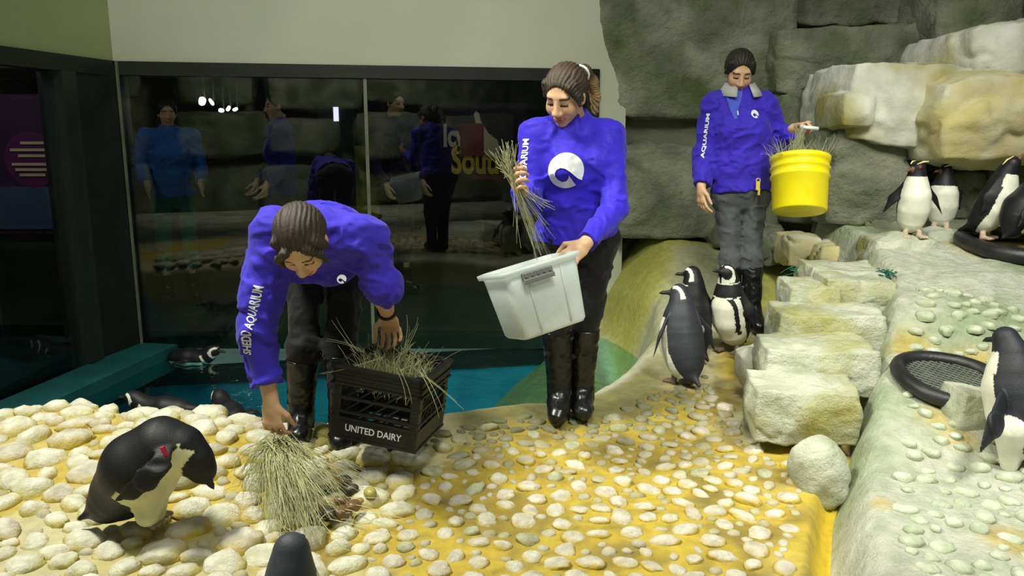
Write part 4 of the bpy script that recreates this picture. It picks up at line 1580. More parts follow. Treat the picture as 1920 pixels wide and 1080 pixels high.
def visitor(label, px, pyh, d, height, yaw, top, trouser, hair, armfwd=0.0):
    hp = at(px, pyh, d)
    x, y = hp[0], hp[1]
    z0 = -0.30
    sc = (hp[2] + 0.09 - z0) / 1.66
    Rz = rotz(yaw)

    def Q(a, b, c):
        return V(x, y, z0) + sc * (Rz @ V(a, b, c))
    Jv = dict(pelvis=Q(0, 0, 0.92), chest=Q(0, 0, 1.22), neck=Q(0, 0.01, 1.42), head=Q(0, -0.01, 1.55), shA=Q(-.18, 0, 1.36), shB=Q(.18, 0, 1.36),
              elA=Q(-.23, 0.02, 1.08), wrA=Q(-.2, -0.05 - armfwd * .2, .85 + armfwd * .25), elB=Q(.23, 0.02, 1.08), wrB=Q(.2, -.05 - armfwd * .2, .85 + armfwd * .25),
              hipA=Q(-.09, 0, .88), hipB=Q(.09, 0, .88), knA=Q(-.1, -.01, .48), knB=Q(.1, -.01, .48), anA=Q(-.1, 0.02, .1), anB=Q(.1, 0.02, .1),
              toeA=Rz @ V(-.1, -1, 0), toeB=Rz @ V(.1, -1, 0), face=Rz @ V(0, -1, -.1), up=V(0, 0, 1))
    hd = (Rz @ V(0, -.3, -1), Rz @ V(0, -.3, 0), Rz @ V(0, -1, 0), HANDSOFT, .3)
    Jv['handA'] = hd; Jv['handB'] = hd
    return human(label, Jv, dict(base=V(x, y, z0), top=top, topname='jacket', trouser=trouser, cuffA=.9, cuffB=.9, hair=hair, h=0.011, boot=0.35))


visitor('visitor in a blue top standing behind the glass left of the bending keeper', 312, 205, 7.4, 1.5, 0.5, mat_cloth('top_sky', srgb(40, 110, 190)), mat_cloth('skirt_teal', srgb(20, 120, 110)), srgb(40, 34, 30), 0.6)
visitor('visitor in a dark blue hooded jacket behind the glass over the bending keeper', 520, 190, 7.2, 1.7, -1.1, mat_cloth('hoodie', srgb(28, 36, 130)), M_trouser_n, srgb(20, 16, 16), 0.5)
visitor('visitor in dark purple clothes standing behind the window mullion', 738, 185, 7.6, 1.7, 0.9, mat_cloth('top_purple', srgb(40, 24, 70)), M_trouser_n, srgb(20, 16, 16), 0.3)

# ================================================================== PENGUINS
M_feather = mat_attr('feathers', 0.5, 0.3, 220, 0.35, var=0.22)
BLK = np.array(srgb(24, 24, 28)); GRY = np.array(srgb(54, 56, 64)); WHT = np.array(srgb(232, 232, 214)); CRM = np.array(srgb(226, 224, 176))
PINK = np.array(srgb(206, 182, 160)); BILL = np.array(srgb(120, 84, 62))


def penguin(label, base, spine, rad, front, beak, flips, feet, style, group=None, tail=None, h=0.0046, white=(0.10, 0.86), wide=0.15, back=BLK, belly=WHT, legs=()):
    """spine tail->head polyline with radii (head last); everything in world metres"""
    root = thing('penguin', label, 'penguin', base, group)
    F = Field()
    sp = [np.asarray(p, float) for p in spine]
    for i in range(len(sp) - 1):
        F.rc(sp[i], sp[i + 1], rad[i], rad[i + 1], 0.03, 0)
    for l0, l1, ra_, rb_ in legs:
        F.rc(l0, l1, ra_, rb_, 0.03, 5)
    if beak is not None:
        b0, b1, br = beak
        F.rc(b0, lerp(b0, b1, 0.7), br, br * 0.7, 0.012, 1)
        F.rc(lerp(b0, b1, 0.7), b1 + V(0, 0, -0.004), br * 0.7, br * 0.3, 0.006, 1)
    for pts, w, nn in flips:
        pts = [np.asarray(p, float) for p in pts]
        for i in range(len(pts) - 1):
            t0 = i / (len(pts) - 1); t1 = (i + 1) / (len(pts) - 1)
            ww = lambda t: w * (0.75 + 0.55 * math.sin(math.pi * min(1, t * 0.9 + 0.1)) - 0.55 * t ** 3)
            F.rc(pts[i], pts[i + 1], ww(t0), ww(t1), 0.012, 2, flat=(nn, 0.26))
    if tail is not None:
        F.rc(tail[0], tail[1], 0.028, 0.008, 0.02, 3, flat=(np.cross(tail[1] - tail[0], V(0, 0, 1) if len(tail) < 3 else tail[2]), 1.0) if False else None)
    for fp, fd in feet:
        fd = nrm(fd); sd_ = nrm(np.cross(fd, V(0, 0, 1)))
        F.rc(fp + V(0, 0, 0.035), fp + V(0, 0, 0.012), 0.016, 0.016, 0.012, 4)
        for q in (-1, 0, 1):
            F.rc(fp + V(0, 0, 0.012), fp + fd * 0.052 + sd_ * q * 0.020 + V(0, 0, 0.010), 0.013, 0.008, 0.006, 4)
    v, f = F.mesh(h)
    lab = F.groups(v)
    # parameters along and round the spine
    cum = np.concatenate([[0], np.cumsum([np.linalg.norm(b - a) for a, b in zip(sp[:-1], sp[1:])])]); cum /= cum[-1]
    best = np.full(len(v), 1e9); T = np.zeros(len(v)); C = np.zeros(len(v)); S_ = np.zeros(len(v))
    for i in range(len(sp) - 1):
        ab = sp[i + 1] - sp[i]
        t = np.clip((v - sp[i]) @ ab / (ab @ ab), 0, 1)
        q = v - sp[i] - t[:, None] * ab
        dd = np.linalg.norm(q, axis=1) - (rad[i] + (rad[i + 1] - rad[i]) * t)
        m = dd < best
        best[m] = dd[m]; T[m] = (cum[i] + t * (cum[i + 1] - cum[i]))[m]
        ax = nrm(ab); fr = nrm(np.asarray(front[i] if isinstance(front, list) else front) - ax * np.dot(front[i] if isinstance(front, list) else front, ax))
        rr = nrm(np.cross(fr, ax))
        c = (q @ fr) / (np.linalg.norm(q, axis=1) + 1e-9)
        s = (q @ rr) / (np.linalg.norm(q, axis=1) + 1e-9)
        C[m] = c[m]; S_[m] = s[m]
    nz = 0.04 * fbm(v * 26, 2)
    col = np.tile(back, (len(v), 1))
    ang = np.degrees(np.arccos(np.clip(C, -1, 1)))          # 0 = front
    body = lab == 0
    lim = 72 + wide * 60
    edge = ang + nz * 40
    wmask = body & (edge < lim) & (T > white[0]) & (T < white[1] + 0.02 * C)
    col[wmask] = belly
    if style == 'magellan':
        # two dark bands over the breast and a white hoop round the face
        band1 = body & (T > 0.70) & (T < 0.755) & (edge < 105)
        col[body & (T > 0.755) & (T < 0.80) & (edge < 110)] = WHT
        col[band1] = back
        col[body & (T >= 0.80) & (T < 0.87)] = back
        side = body & (edge > 48) & (edge < 63) & (T > 0.22) & (T < 0.72)
        col[side] = back
        chin = body & (T > 0.845) & (T < 0.872) & (edge < 110)
        col[chin] = WHT
    fl = lab == 2
    if fl.any():
        col[fl] = back * 0.9
        n_ = vertex_normals(v, f)
        ctr = sp[len(sp) // 2]
        inn = np.einsum('ij,ij->i', n_, nrm_rows(ctr - v))
        col[fl & (inn > 0.55)] = belly * 0.85
    col[lab == 1] = BILL if style == 'rockhopper' else np.array(srgb(40, 38, 40))
    col[lab == 3] = back
    col[lab == 5] = belly
    col[lab == 4] = PINK * (0.9 if style in ('rockhopper', 'rockfoot') else 0.25)
    # eye
    hd = sp[-1]
    if style == 'magellan':
        fw = nrm(beak[1] - beak[0]); up = nrm(V(0, 0, 1) - fw * fw[2]); rt = np.cross(fw, up)
        hm = body & (np.linalg.norm(v - hd, axis=1) < rad[-1] * 1.55) & (T > 0.84)
        dv = nrm_rows(v - hd)
        for q in (-1, 1):
            ed = nrm(rt * q + 0.75 * fw - 0.15 * up)
            aa = np.degrees(np.arccos(np.clip(dv @ ed, -1, 1)))
            col[hm & (aa > 40) & (aa < 64) & (dv @ fw < 0.72) & (dv @ rt * q > 0.12)] = WHT
    if beak is not None:
        fw = nrm(beak[1] - beak[0])
        up = nrm(V(0, 0, 1) - fw * fw[2]); rt = np.cross(fw, up)
        for q in (-1, 1):
            e = hd + fw * rad[-1] * 0.42 + rt * q * rad[-1] * 0.88 + up * rad[-1] * 0.18
            m = np.linalg.norm(v - e, axis=1) < 0.0055
            col[m & body] = np.array(srgb(150, 40, 30)) if style == 'rockhopper' else np.array(srgb(20, 16, 16))
    o = link_mesh('body', v, f, M_feather, root, col)
    if style == 'rockhopper' and beak is not None:
        cr = []
        for q in (-1, 1):
            st = hd + fw * rad[-1] * 0.75 + rt * q * rad[-1] * 0.6 + up * rad[-1] * 0.65
            en = hd - fw * rad[-1] * 0.75 + rt * q * rad[-1] * 1.25 + up * rad[-1] * 0.75
            cr.append(MB().tube([st, lerp(st, en, 0.5) + up * 0.006 + rt * q * 0.004, en], [0.003, 0.005, 0.003], 6).build('crest', M_crest, root, True))
    return root


M_crest = mat_plain('crest_pale_yellow', srgb(236, 226, 150), 0.6)


def std_pen(px, py, d, z, H, yaw, lean=0.0, headyaw=0.0, headpitch=0.0, spread=0.35, fat=1.0):
    """an upright penguin; returns spine etc. yaw 0 = facing the viewer (-y), positive turns it to its left (+x)"""
    b = at(px, py, d); b = V(b[0], b[1], z)
    k = H / 0.5
    Rz = rotz(yaw); Rl = rotx(lean)

    def Q(x, y, zz):
        return b + k * (Rz @ (Rl @ V(x, y, zz)))
    spine = [Q(0, 0.055, 0.055), Q(0, 0.03, 0.115), Q(0, 0.005, 0.19), Q(0, -0.005, 0.27), Q(0, -0.002, 0.345), Q(0, 0.0, 0.40), Q(0, -0.012, 0.448)]
    rad = [r * k * fat if i < 5 else r * k for i, r in enumerate([0.042, 0.080, 0.093, 0.088, 0.066, 0.046, 0.043])]
    hf = rotz(yaw + headyaw) @ rotx(-headpitch) @ V(0, -1, 0)
    hd = spine[-1]
    beak = (hd + hf * 0.034 * k - V(0, 0, 0.004), hd + hf * 0.095 * k - V(0, 0, 0.010), 0.0125 * k)
    fl = []
    for q in (-1, 1):
        s0 = Q(q * 0.070 * fat, 0.0, 0.335); s1 = Q(q * (0.098 + 0.05 * spread) * fat, 0.012, 0.25); s2 = Q(q * (0.105 + 0.13 * spread) * fat, 0.02, 0.15)
        fl.append(([s0, s1, s2], 0.026 * k, Rz @ V(1, -0.55 * q, 0.3 * q) if spread < .2 else Rz @ V(1, -0.9 * q, 0.45 * q)))
    front = Rz @ V(0, -1, 0)
    ff = Rz @ V(0, -1, 0)
    feet = [(b + k * (Rz @ V(q * 0.042, -0.012, 0)), ff + 0.25 * q * (Rz @ V(1, 0, 0))) for q in (-1, 1)]
    tail = (Q(0, 0.075, 0.06), Q(0, 0.135, 0.012))
    return dict(base=b, spine=spine, rad=rad, front=front, beak=beak, flips=fl, feet=feet, tail=tail)


# 1 bending rockhopper, front left
D = 2.55
sp = [at(200, 946, 2.60), at(228, 920, 2.60), at(262, 878, D), at(306, 842, D), at(344, 842, D), at(368, 862, D), at(380, 882, D)]
cb = at(262, 985, 2.6)
zg = gz(cb[0], cb[1])
penguin('black and cream penguin bending down to the cobbles, red band on its flipper', V(cb[0], cb[1], zg), sp,
        [0.060, 0.092, 0.115, 0.098, 0.064, 0.047, 0.043], V(1.0, -0.22, -0.22), (at(386, 896, D - .01), at(400, 914, D - 0.02), 0.013),
        [([at(308, 846, D - 0.095), at(298, 874, D - 0.138), at(274, 900, D - 0.150), at(246, 922, D - .145), at(218, 938, D - .135)], 0.027, V(0.15, -1, 0.15)),
         ([at(330, 850, D + 0.09), at(318, 880, D + 0.10), at(300, 910, D + .1)], 0.03, V(0.3, -1, 0.0))],
        [(V(*onz(276, 984, zg + 0.03)), V(0.9, -0.4, 0)), (V(*onz(290, 968, zg + 0.03)), V(0.9, -0.3, 0))], 'rockfoot',
        tail=(at(196, 946, 2.6), at(150, 972, 2.58)), white=(0.33, 0.82), wide=-0.05, belly=CRM, legs=[(at(284, 915, D - 0.01), at(276, 966, D - 0.03), 0.058, 0.036), (at(288, 910, D + 0.06), at(290, 958, D + 0.05), 0.055, 0.036)])
rb = MB(); c_ = at(310, 850, D - 0.112)
rb.box(c_, (0.012, 0.012, 0.045), rotz(.2) @ roty(-0.35))
rb.build('flipper_band', mat_plain('band_red', srgb(190, 30, 70), 0.35), bpy.data.objects['penguin'])

# 2 close penguin at the bottom edge, seen from behind
kw = std_pen(545, 1080, 1.74, -0.005, 0.46, math.pi - 0.15, headyaw=0.1, spread=0.1)
b2 = kw['base']
penguin('slate grey penguin seen from behind below the pile of grass', **kw, style='plain', back=np.array(srgb(66, 70, 80)))

# 3-5 magellanic group
z = gz(*at(1275, 700, 4.25)[:2])
kw = std_pen(1280, 706, 4.22, z, 0.54, math.pi + 0.42, lean=0.10, headyaw=1.0, headpitch=0.05, spread=0.45, fat=1.1)
penguin('banded penguin with its back turned and head in profile by the pool', **kw, style='magellan', back=GRY, wide=0.55)
z = gz(*at(1300, 680, 4.5)[:2])
kw = std_pen(1294, 680, 4.55, z, 0.53, math.pi + 0.5, headyaw=0.5, spread=0.3)
penguin('banded penguin half hidden behind the one with its back turned', **kw, style='magellan', back=BLK)
z = gz(*at(1362, 652, 4.62)[:2])
kw = std_pen(1372, 654, 4.55, z, 0.53, -0.85, lean=0.16, headyaw=-0.3, headpitch=0.3, spread=0.25)
penguin('banded penguin facing the pool in front of the keeper with the bucket', **kw, style='magellan', back=BLK)

# 6-7 rockhoppers on the boulder
zb = at(1708, 446, 4.72)[2]
kw = std_pen(1708, 446, 4.72, zb, 0.46, -0.12, headyaw=-1.15, headpitch=-0.1, spread=0.62, fat=0.98)
penguin('white-breasted crested penguin standing on the greenish boulder, flippers out', **kw, style='rockhopper', white=(0.04, 0.80), wide=0.3)
kw = std_pen(1762, 432, 5.02, at(1762, 432, 5.02)[2], 0.42, -0.5, lean=-0.05, headyaw=-0.9, spread=0.05, fat=1.05)
penguin('white-bellied penguin with dark shoulders just behind the one on the boulder', **kw, style='rockhopper', white=(0.05, 0.66), wide=0.3)
boulder('pale rough stone under the penguin with dark shoulders', 1722, 428, 1800, 480, 5.02, 0.22, 67, M_step, 0.4, 0.06)

# 8-9 on the tyre
zt = at(1845, 448, 4.66)[2]
kw = std_pen(1842, 446, 4.66, zt, 0.50, 0.75, lean=0.22, headyaw=0.25, headpitch=0.9, spread=0.05)
penguin('crested penguin stretching its head up on the black tyre', **kw, style='rockhopper', white=(0.04, 0.84), wide=0.1)
sp = [at(1898, 432, 4.44), at(1906, 412, 4.44), at(1918, 392, 4.44), at(1940, 368, 4.44), at(1968, 366, 4.44), at(1986, 380, 4.42), at(1998, 396, 4.40)]
cb = at(1933, 446, 4.44)
penguin('dark penguin bending forward on the black tyre', V(*cb), sp, [0.045, 0.08, 0.098, 0.088, 0.06, 0.045, 0.042], V(0.6, -0.35, -0.75),
        (at(2004, 404, 4.39), at(2014, 420, 4.38), 0.012), [([at(1936, 380, 4.34), at(1926, 405, 4.32), at(1910, 425, 4.32)], 0.03, V(0.1, -1, 0.1))],
        [(cb + V(0.03, 0, -0.0), V(0.5, -0.8, 0)), (cb + V(0.08, 0.05, 0), V(0.5, -0.8, 0))], 'plain', tail=(at(1898, 430, 4.44), at(1880, 446, 4.44)), white=(0.1, 0.8), wide=-0.2)

# 10 penguin on the ledge, right edge
zl = float(ledge_h(*at(1893, 893, 2.86)[:2])) + 0.012
kw = std_pen(1920, 893, 2.86, zl, 0.505, -2.62, lean=0.24, headyaw=-0.25, headpitch=-0.2, spread=0.12, fat=1.1)
kw['flips'][1 if kw['flips'][1][0][0][0] < kw['flips'][0][0][0][0] else 0] = ([at(1880, 750, 2.78), at(1866, 796, 2.70), at(1838, 846, 2.68)], 0.036, V(0.35, -1, 0.1))
penguin('slate and white penguin walking on the pale ledge past the mesh ring', **kw, style='rockfoot', back=np.array(srgb(40, 41, 48)), wide=0.2, legs=[(at(1894, 806, 2.80), at(1892, 872, 2.84), 0.052, 0.028)])

# 11-13 swimmers


def swimmer(label, px, py, dirx, k=1.0):
    b = onz(px, py, WZ)
    d = nrm(dirx)
    up = V(0, 0, 1)
    sp = [b - d * 0.17 * k, b - d * 0.10 * k, b - d * 0.02 * k, b + d * 0.07 * k, b + d * 0.13 * k + up * 0.03, b + d * 0.16 * k + up * 0.055, b + d * 0.18 * k + up * 0.062]
    hd = sp[-1]
    s_ = np.cross(d, up)
    penguin(label, V(b[0], b[1], WZ), sp, [0.03, 0.055, 0.07, 0.06, 0.045, 0.038, 0.036], V(0, 0, -1), (hd + d * 0.03, hd + d * 0.085 - up * 0.005, 0.011),
            [([b + s_ * 0.06, b + s_ * 0.12 - d * 0.04, b + s_ * 0.17 - d * 0.1 - up * 0.03], 0.022, up), ([b - s_ * 0.06, b - s_ * 0.12 - d * 0.04, b - s_ * 0.17 - d * 0.1 - up * 0.03], 0.022, up)],
            [], 'magellan', 'penguins afloat in the pool', tail=(b - d * 0.18, b - d * 0.24 + up * 0.01), h=0.005)


swimmer('penguin with a white head stripe swimming near the dark window', 358, 672, V(1, -0.15, 0))
swimmer('brown-backed penguin swimming close behind the pale shore stones', 305, 766, V(-1, 0.1, 0))
swimmer('dark penguin drifting in the water beside the bending keeper', 430, 776, V(-0.6, 0.8, 0))

# ================================================================== CONTAINERS, GRASS, SMALL THINGS
M_crate = mat_noise('crate_black', srgb(18, 18, 20), srgb(28, 28, 30), 10, 0.42, 0.1, 60)
M_grass = mat_attr('dry_grass', 0.7, 0.0, var=0.25)
G1 = np.array(srgb(190, 192, 134)); G2 = np.array(srgb(128, 134, 80)); G3 = np.array(srgb(224, 222, 180))


def grass(name, label, polys, rad, cols, seed=0, loc=None, group=None):
    rg = np.random.RandomState(seed)
    polys = np.asarray(polys)
    v, f = blades_mesh(polys, rad)
    B, S, _ = polys.shape
    w = rg.dirichlet((1.2,) * len(cols), B)
    c = np.repeat(w @ np.array(cols), S * 3, axis=0)
    base = np.asarray(loc) if loc is not None else polys.reshape(-1, 3).mean(0)
    o = link_mesh(name, v, f, M_grass, None, c, True, base)
    tag(o, label, 'grass', group, 'stuff')
    return o


# ---- milk crate
cw, chh = 0.345, 0.285
# orientation from its corners in the picture
A_ = at(624, 680, 2.96); B_ = at(798, 714, 2.89); C_ = at(851, 646, 3.2); Dn = at(630, 806, 3.00); Bn = at(786, 842, 2.93)
ex = nrm(B_ - A_); ez = nrm(A_ - Dn + B_ - Bn); ez = nrm(ez - ex * np.dot(ez, ex)); ey = np.cross(ez, ex)
ctr = lerp(A_, B_, 0.5) + ey * cw / 2 - ez * chh / 2
MC = np.stack([ex, ey, ez], 1)
print('crate front width', np.linalg.norm(B_ - A_), 'side', np.linalg.norm(C_ - B_), 'h', np.linalg.norm(B_ - Bn), 'ey', ey, 'side dir', nrm(C_ - B_))
crate = thing('milk_crate', 'black plastic milk crate full of grass held by the bending keeper', 'crate', ctr - ez * chh / 2)


def cb_(mb, c, s):
    mb.box(ctr + MC @ V(*c), s, MC)
    return mb


hw = cw / 2; hz = chh / 2; th = 0.012
for sx in (-1, 1):
    for sy in (-1, 1):
        cb_(MB(), (sx * (hw - 0.018), sy * (hw - 0.018), 0), (0.036, 0.036, chh)).build('corner_post', M_crate, crate, bevel=0.004)
rim_ = MB()
for k, (zc, zh, ex_) in enumerate([(hz - 0.006, 0.012, 0.010), (hz - 0.036, 0.060, 0.002), (hz - 0.040, 0.008, 0.008), (hz - 0.070, 0.008, 0.008)]):
    for sx in (-1, 1):
        cb_(rim_, (sx * (hw - th / 2 + ex_ / 2), 0, zc), (th + ex_, cw + ex_ * 2, zh)); cb_(rim_, (0, sx * (hw - th / 2 + ex_ / 2), zc), (cw + ex_ * 2, th + ex_, zh))
rim_.build('rim', M_crate, crate, bevel=0.002)
for zc in (-0.036, -hz + 0.082, -hz + 0.006, 0.018):
    bnd = MB()
    for sx in (-1, 1):
        cb_(bnd, (sx * (hw - 0.005), 0, zc), (0.016, cw + 0.004, 0.009)); cb_(bnd, (0, sx * (hw - 0.005), zc), (cw + 0.004, 0.016, 0.009))
    bnd.build('band', M_crate, crate, bevel=0.002)
plate = None
for side in range(4):
    a = side * math.pi / 2
    Rs = rotz(a)
    lat = MB()
    for z0, z1 in ((0.018, hz - 0.070), (-0.036, 0.018), (-hz + 0.082, -0.036)):
        for k in range(-5, 6):
            xa = k * 0.052
            for dirn in ((1,) if side in (0,) else (1, -1)):
                p = V(xa - dirn * 0.02, -hw + 0.007, z0); q = V(xa + dirn * 0.045, -hw + 0.007, z1)
                lim = hw - 0.03
                if max(abs(p[0]), abs(q[0])) > lim:
                    continue
                lat.tube([ctr + MC @ (Rs @ p), ctr + MC @ (Rs @ q)], 0.0042, 4, False)
    lat.build('lattice', M_crate, crate)
    pl_ = MB()
    pc = Rs @ V(0, -hw + 0.006, -hz + 0.045)
    pl_.box(ctr + MC @ pc, (cw - 0.03, 0.008, 0.068), MC @ Rs)
    pl = pl_.build('label_panel', M_crate, crate)
    if side == 0:
        plate = pl
v2, f2 = text_flat('UNITED DAIRY', 0.036, bold=0.0006)
oo = ctr + MC @ V(0.002, -hw + 0.0005, -hz + 0.047)
pl = link_mesh('lettering', np.array([oo + ex * x * 0.92 + ez * y for x, y in v2]) - np.array(crate.location), f2, M_white, None, None, False)
pl.parent = plate
bt = MB()
for k in range(9):
    q = -hw + 0.02 + k * (cw - 0.04) / 8
    cb_(bt, (q, 0, -hz + 0.006), (0.007, cw - 0.02, 0.008)); cb_(bt, (0, q, -hz + 0.006), (cw - 0.02, 0.007, 0.008))
bt.build('bottom_grid', M_crate, crate)
rg = np.random.RandomState(11)
nb = 620
p0 = np.stack([ctr + MC @ V(rg.uniform(-.12, .12), rg.uniform(-.12, .13), rg.uniform(0.01, 0.11)) for _ in range(nb)])
dirv = np.stack([MC @ V(rg.normal(0, 0.34), rg.normal(0, 0.32), rg.uniform(0.5, 1.0)) for _ in range(nb)])
ln = rg.uniform(0.08, 0.17, nb)[:, None]
p1_ = p0 + dirv * ln * 0.6
p2_ = p0 + dirv * ln + np.column_stack([rg.normal(0, .02, nb), rg.normal(0, .02, nb), -rg.uniform(0, 0.05, nb)])
extra0 = []; extra1 = []; extra2 = []
for (xa, ya, da), (xb, yb, db), (xc, yc, dc) in [((770, 690, 2.95), (820, 725, 2.85), (856, 764, 2.82)), ((720, 670, 3.0), (660, 690, 2.95), (600, 702, 2.95)), ((670, 660, 3.0), (640, 620, 3.0), (628, 596, 3.0)),
                                                 ((760, 660, 3.1), (785, 620, 3.1), (792, 598, 3.1)), ((790, 690, 2.9), (820, 740, 2.84), (832, 776, 2.83)), ((765, 655, 3.1), (772, 625, 3.1), (774, 604, 3.1)),
                                                 ((680, 660, 3.0), (650, 640, 3.0), (606, 636, 3.0)), ((740, 690, 2.92), (762, 730, 2.86), (756, 760, 2.86))]:
    for _ in range(2):
        j = rg.normal(0, 0.006, 3)
        extra0.append(at(xa, ya, da) + j); extra1.append(at(xb, yb, db) + j); extra2.append(at(xc, yc, dc) + j * 2)
grass('crate_grass', 'tangle of dry olive grass heaped in the black crate',
      bez(np.vstack([p0, extra0]), np.vstack([p1_, extra1]), np.vstack([p2_, extra2])), rg.uniform(0.0009, 0.0017, nb + len(extra0)), [G1 * 0.9, G2, G3], 1, ctr)

# ---- bundle of grass on the ground under the keeper's hand
hand = at(522, 828, 2.85)
nb = 430
rg = np.random.RandomState(12)
p0 = hand + np.column_stack([rg.normal(0.0, 0.022, nb), rg.normal(0, 0.022, nb), rg.normal(0.0, 0.012, nb)])
ang = rg.normal(0.5, 0.5, nb)
tx = np.interp(rg.uniform(0, 1, nb), [0, 1], [450, 690]); 
ty = rg.uniform(0, 1, nb)
end = []
for k in range(nb):
    u = rg.rand()
    px = rg.normal(545, 38) if u < 0.6 else (rg.uniform(600, 692) if u < 0.78 else rg.uniform(432, 540)); lowy = np.interp(px, [430, 520, 600, 690], [895, 985, 1000, 895]); hiy = np.interp(px, [430, 520, 600, 690], [860, 905, 900, 865])
    py = lerp(hiy, lowy + 12, rg.beta(1.5, 1.0))
    e = onz(px, py, 0.06); e[2] = gz(e[0], e[1]) + rg.uniform(0.025, 0.10)
    end.append(e)
end = np.array(end)
midp = lerp(p0, end, 0.45) + np.column_stack([rg.normal(0, .035, nb), rg.normal(0, .035, nb), rg.uniform(-0.01, 0.08, nb)])
grass('grass_bundle', 'pale bundle of long grass laid on the cobbles under the bending keeper\'s hand', bez(p0, midp, end, 6), rg.uniform(0.0010, 0.0019, nb), [G1, G2 * 0.9, G3 * 1.05], 2, hand)
# stray stalks dropped on the stones
ns = 46
a_ = np.array([onz(rg.normal(590, 70), rg.normal(930, 40), 0.05) for _ in range(ns)])
b_ = a_ + np.column_stack([rg.normal(0.05, 0.10, ns), rg.normal(-0.02, 0.08, ns), np.zeros(ns)])
for q_ in (a_, b_):
    q_[:, 2] = ground_z(q_[:, :2]) + 0.035 + rg.uniform(0, 0.03, ns)
grass('stray_grass', 'stray single stalks scattered on the cobbles round the grass bundle', bez(a_, lerp(a_, b_, .5) + np.column_stack([rg.normal(0, .02, ns), rg.normal(0, .02, ns), np.full(ns, .02)]), b_), 0.0014, [G1, G3], 9, hand)
# roots held in the fingers
nb = 120
p0 = hand + np.column_stack([rg.normal(0.012, 0.016, nb), rg.normal(-0.02, 0.015, nb), rg.normal(-0.005, 0.012, nb)])
p2_ = p0 + np.column_stack([rg.normal(0.01, 0.02, nb), rg.normal(-0.01, 0.02, nb), rg.uniform(-0.05, 0.03, nb)])
grass('grass_roots', 'brown matted roots of the grass gripped by the bending keeper', bez(p0, lerp(p0, p2_, 0.5) + rg.normal(0, 0.012, (nb, 3)), p2_), 0.0016, [np.array(srgb(96, 62, 40)), np.array(srgb(60, 40, 28))], 3, hand)

# ---- brown pebbles in the nest
M_peb = [mat_noise('pebble_%s' % c, srgb(*a), srgb(*b), 14, 0.35, 0.15, 50) for c, a, b in (('brown', (96, 72, 48), (128, 98, 66)), ('tan', (158, 132, 88), (186, 160, 112)), ('dark', (46, 40, 38), (66, 58, 52)), ('olive', (150, 140, 70), (180, 168, 90)))]
pebs = [(596, 945, .030, 1, 'tan oval'), (640, 955, .028, 0, 'brown round'), (616, 960, .026, 2, 'dark glossy'), (664, 944, .022, 0, 'brown oval'), (694, 923, .020, 3, 'olive yellow'), (656, 918, .026, 2, 'dark brown'),
        (580, 932, .020, 1, 'small tan'), (636, 935, .024, 0, 'brown'), (618, 938, .022, 1, 'tan'), (590, 965, .022, 2, 'dark'), (608, 915, .024, 2, 'dark'), (630, 905, .024, 0, 'brown'), (645, 898, .024, 2, 'dark'), (674, 936, .016, 1, 'tan')]
for k, (px, py, r, mi, nm) in enumerate(pebs):
    b = onz(px, py, 0.045); z = gz(b[0], b[1])
    v, f = rock((2 * r, 1.6 * r, 1.4 * r), 80 + k, 0.95, 0.03, 1.5, 8)
    v = v @ rotz(k * 1.3).T
    o = link_mesh('pebble', v + V(b[0], b[1], z + 0.045), f, M_peb[mi], None, None, True, V(b[0], b[1], z + 0.045))
    tag(o, {0: 'brown smooth pebble in the nest pile beside the grass bundle', 1: 'tan smooth pebble in the nest pile beside the grass bundle', 2: 'dark smooth pebble in the nest pile beside the grass bundle', 3: 'olive yellow pebble apart from the brown nest pile'}[mi], 'pebble', 'nest pebbles')

# ---- stones behind the crate
for k, (px, py, r) in enumerate([(612, 820, .045), (690, 832, .04), (716, 838, .035), (700, 822, .04), (604, 838, .03), (630, 838, .03), (742, 836, .035), (520, 800, .04)]):
    b = onz(px, py, 0.02)
    v, f = rock((2 * r, 1.7 * r, 1.5 * r), 120 + k, 0.9, 0.06, 1.6, 9)
    zz_ = gz(b[0], b[1]) + r * 0.4
    o = link_mesh('cobblestone', v @ rotz(k).T + V(b[0], b[1], zz_), f, M_cobg, None, None, True, V(b[0], b[1], zz_))
    tag(o, 'loose greyish cobblestone between the bending keeper\'s black boots' if k in (0, 4, 5, 7) else 'loose greyish cobblestone lying under the black crate', 'stone', 'loose stones at the boots')

# ---- translucent bin
bin_c = at(1006, 556, 3.08)
Rb = roty(math.radians(-13)) @ rotz(math.radians(24)) @ rotx(math.radians(-6))


def mat_translucent(name, c, trans=0.22):
    m = bpy.data.materials.new(name); m.use_nodes = True
    nt = m.node_tree; nt.nodes.clear()
    out = N(nt, 'ShaderNodeOutputMaterial')
    df = N(nt, 'ShaderNodeBsdfPrincipled'); df.inputs['Base Color'].default_value = (*c, 1); df.inputs['Roughness'].default_value = 0.3
    tl = N(nt, 'ShaderNodeBsdfTranslucent'); tl.inputs[0].default_value = (*c, 1)
    tr = N(nt, 'ShaderNodeBsdfTransparent'); tr.inputs[0].default_value = (0.95, 0.97, 0.97, 1)
    a = N(nt, 'ShaderNodeMixShader'); a.inputs[0].default_value = 0.35
    b = N(nt, 'ShaderNodeMixShader'); b.inputs[0].default_value = trans
    no = N(nt, 'ShaderNodeTexNoise'); no.inputs['Scale'].default_value = 3
    mr = N(nt, 'ShaderNodeMapRange'); mr.inputs['To Min'].default_value = trans * 0.8; mr.inputs['To Max'].default_value = trans * 1.2
    nt.links.new(no.outputs['Fac'], mr.inputs['Value']); nt.links.new(mr.outputs[0], b.inputs[0])
    nt.links.new(df.outputs[0], a.inputs[1]); nt.links.new(tl.outputs[0], a.inputs[2])
    nt.links.new(a.outputs[0], b.inputs[1]); nt.links.new(tr.outputs[0], b.inputs[2])
    nt.links.new(b.outputs[0], out.inputs['Surface'])
    return m


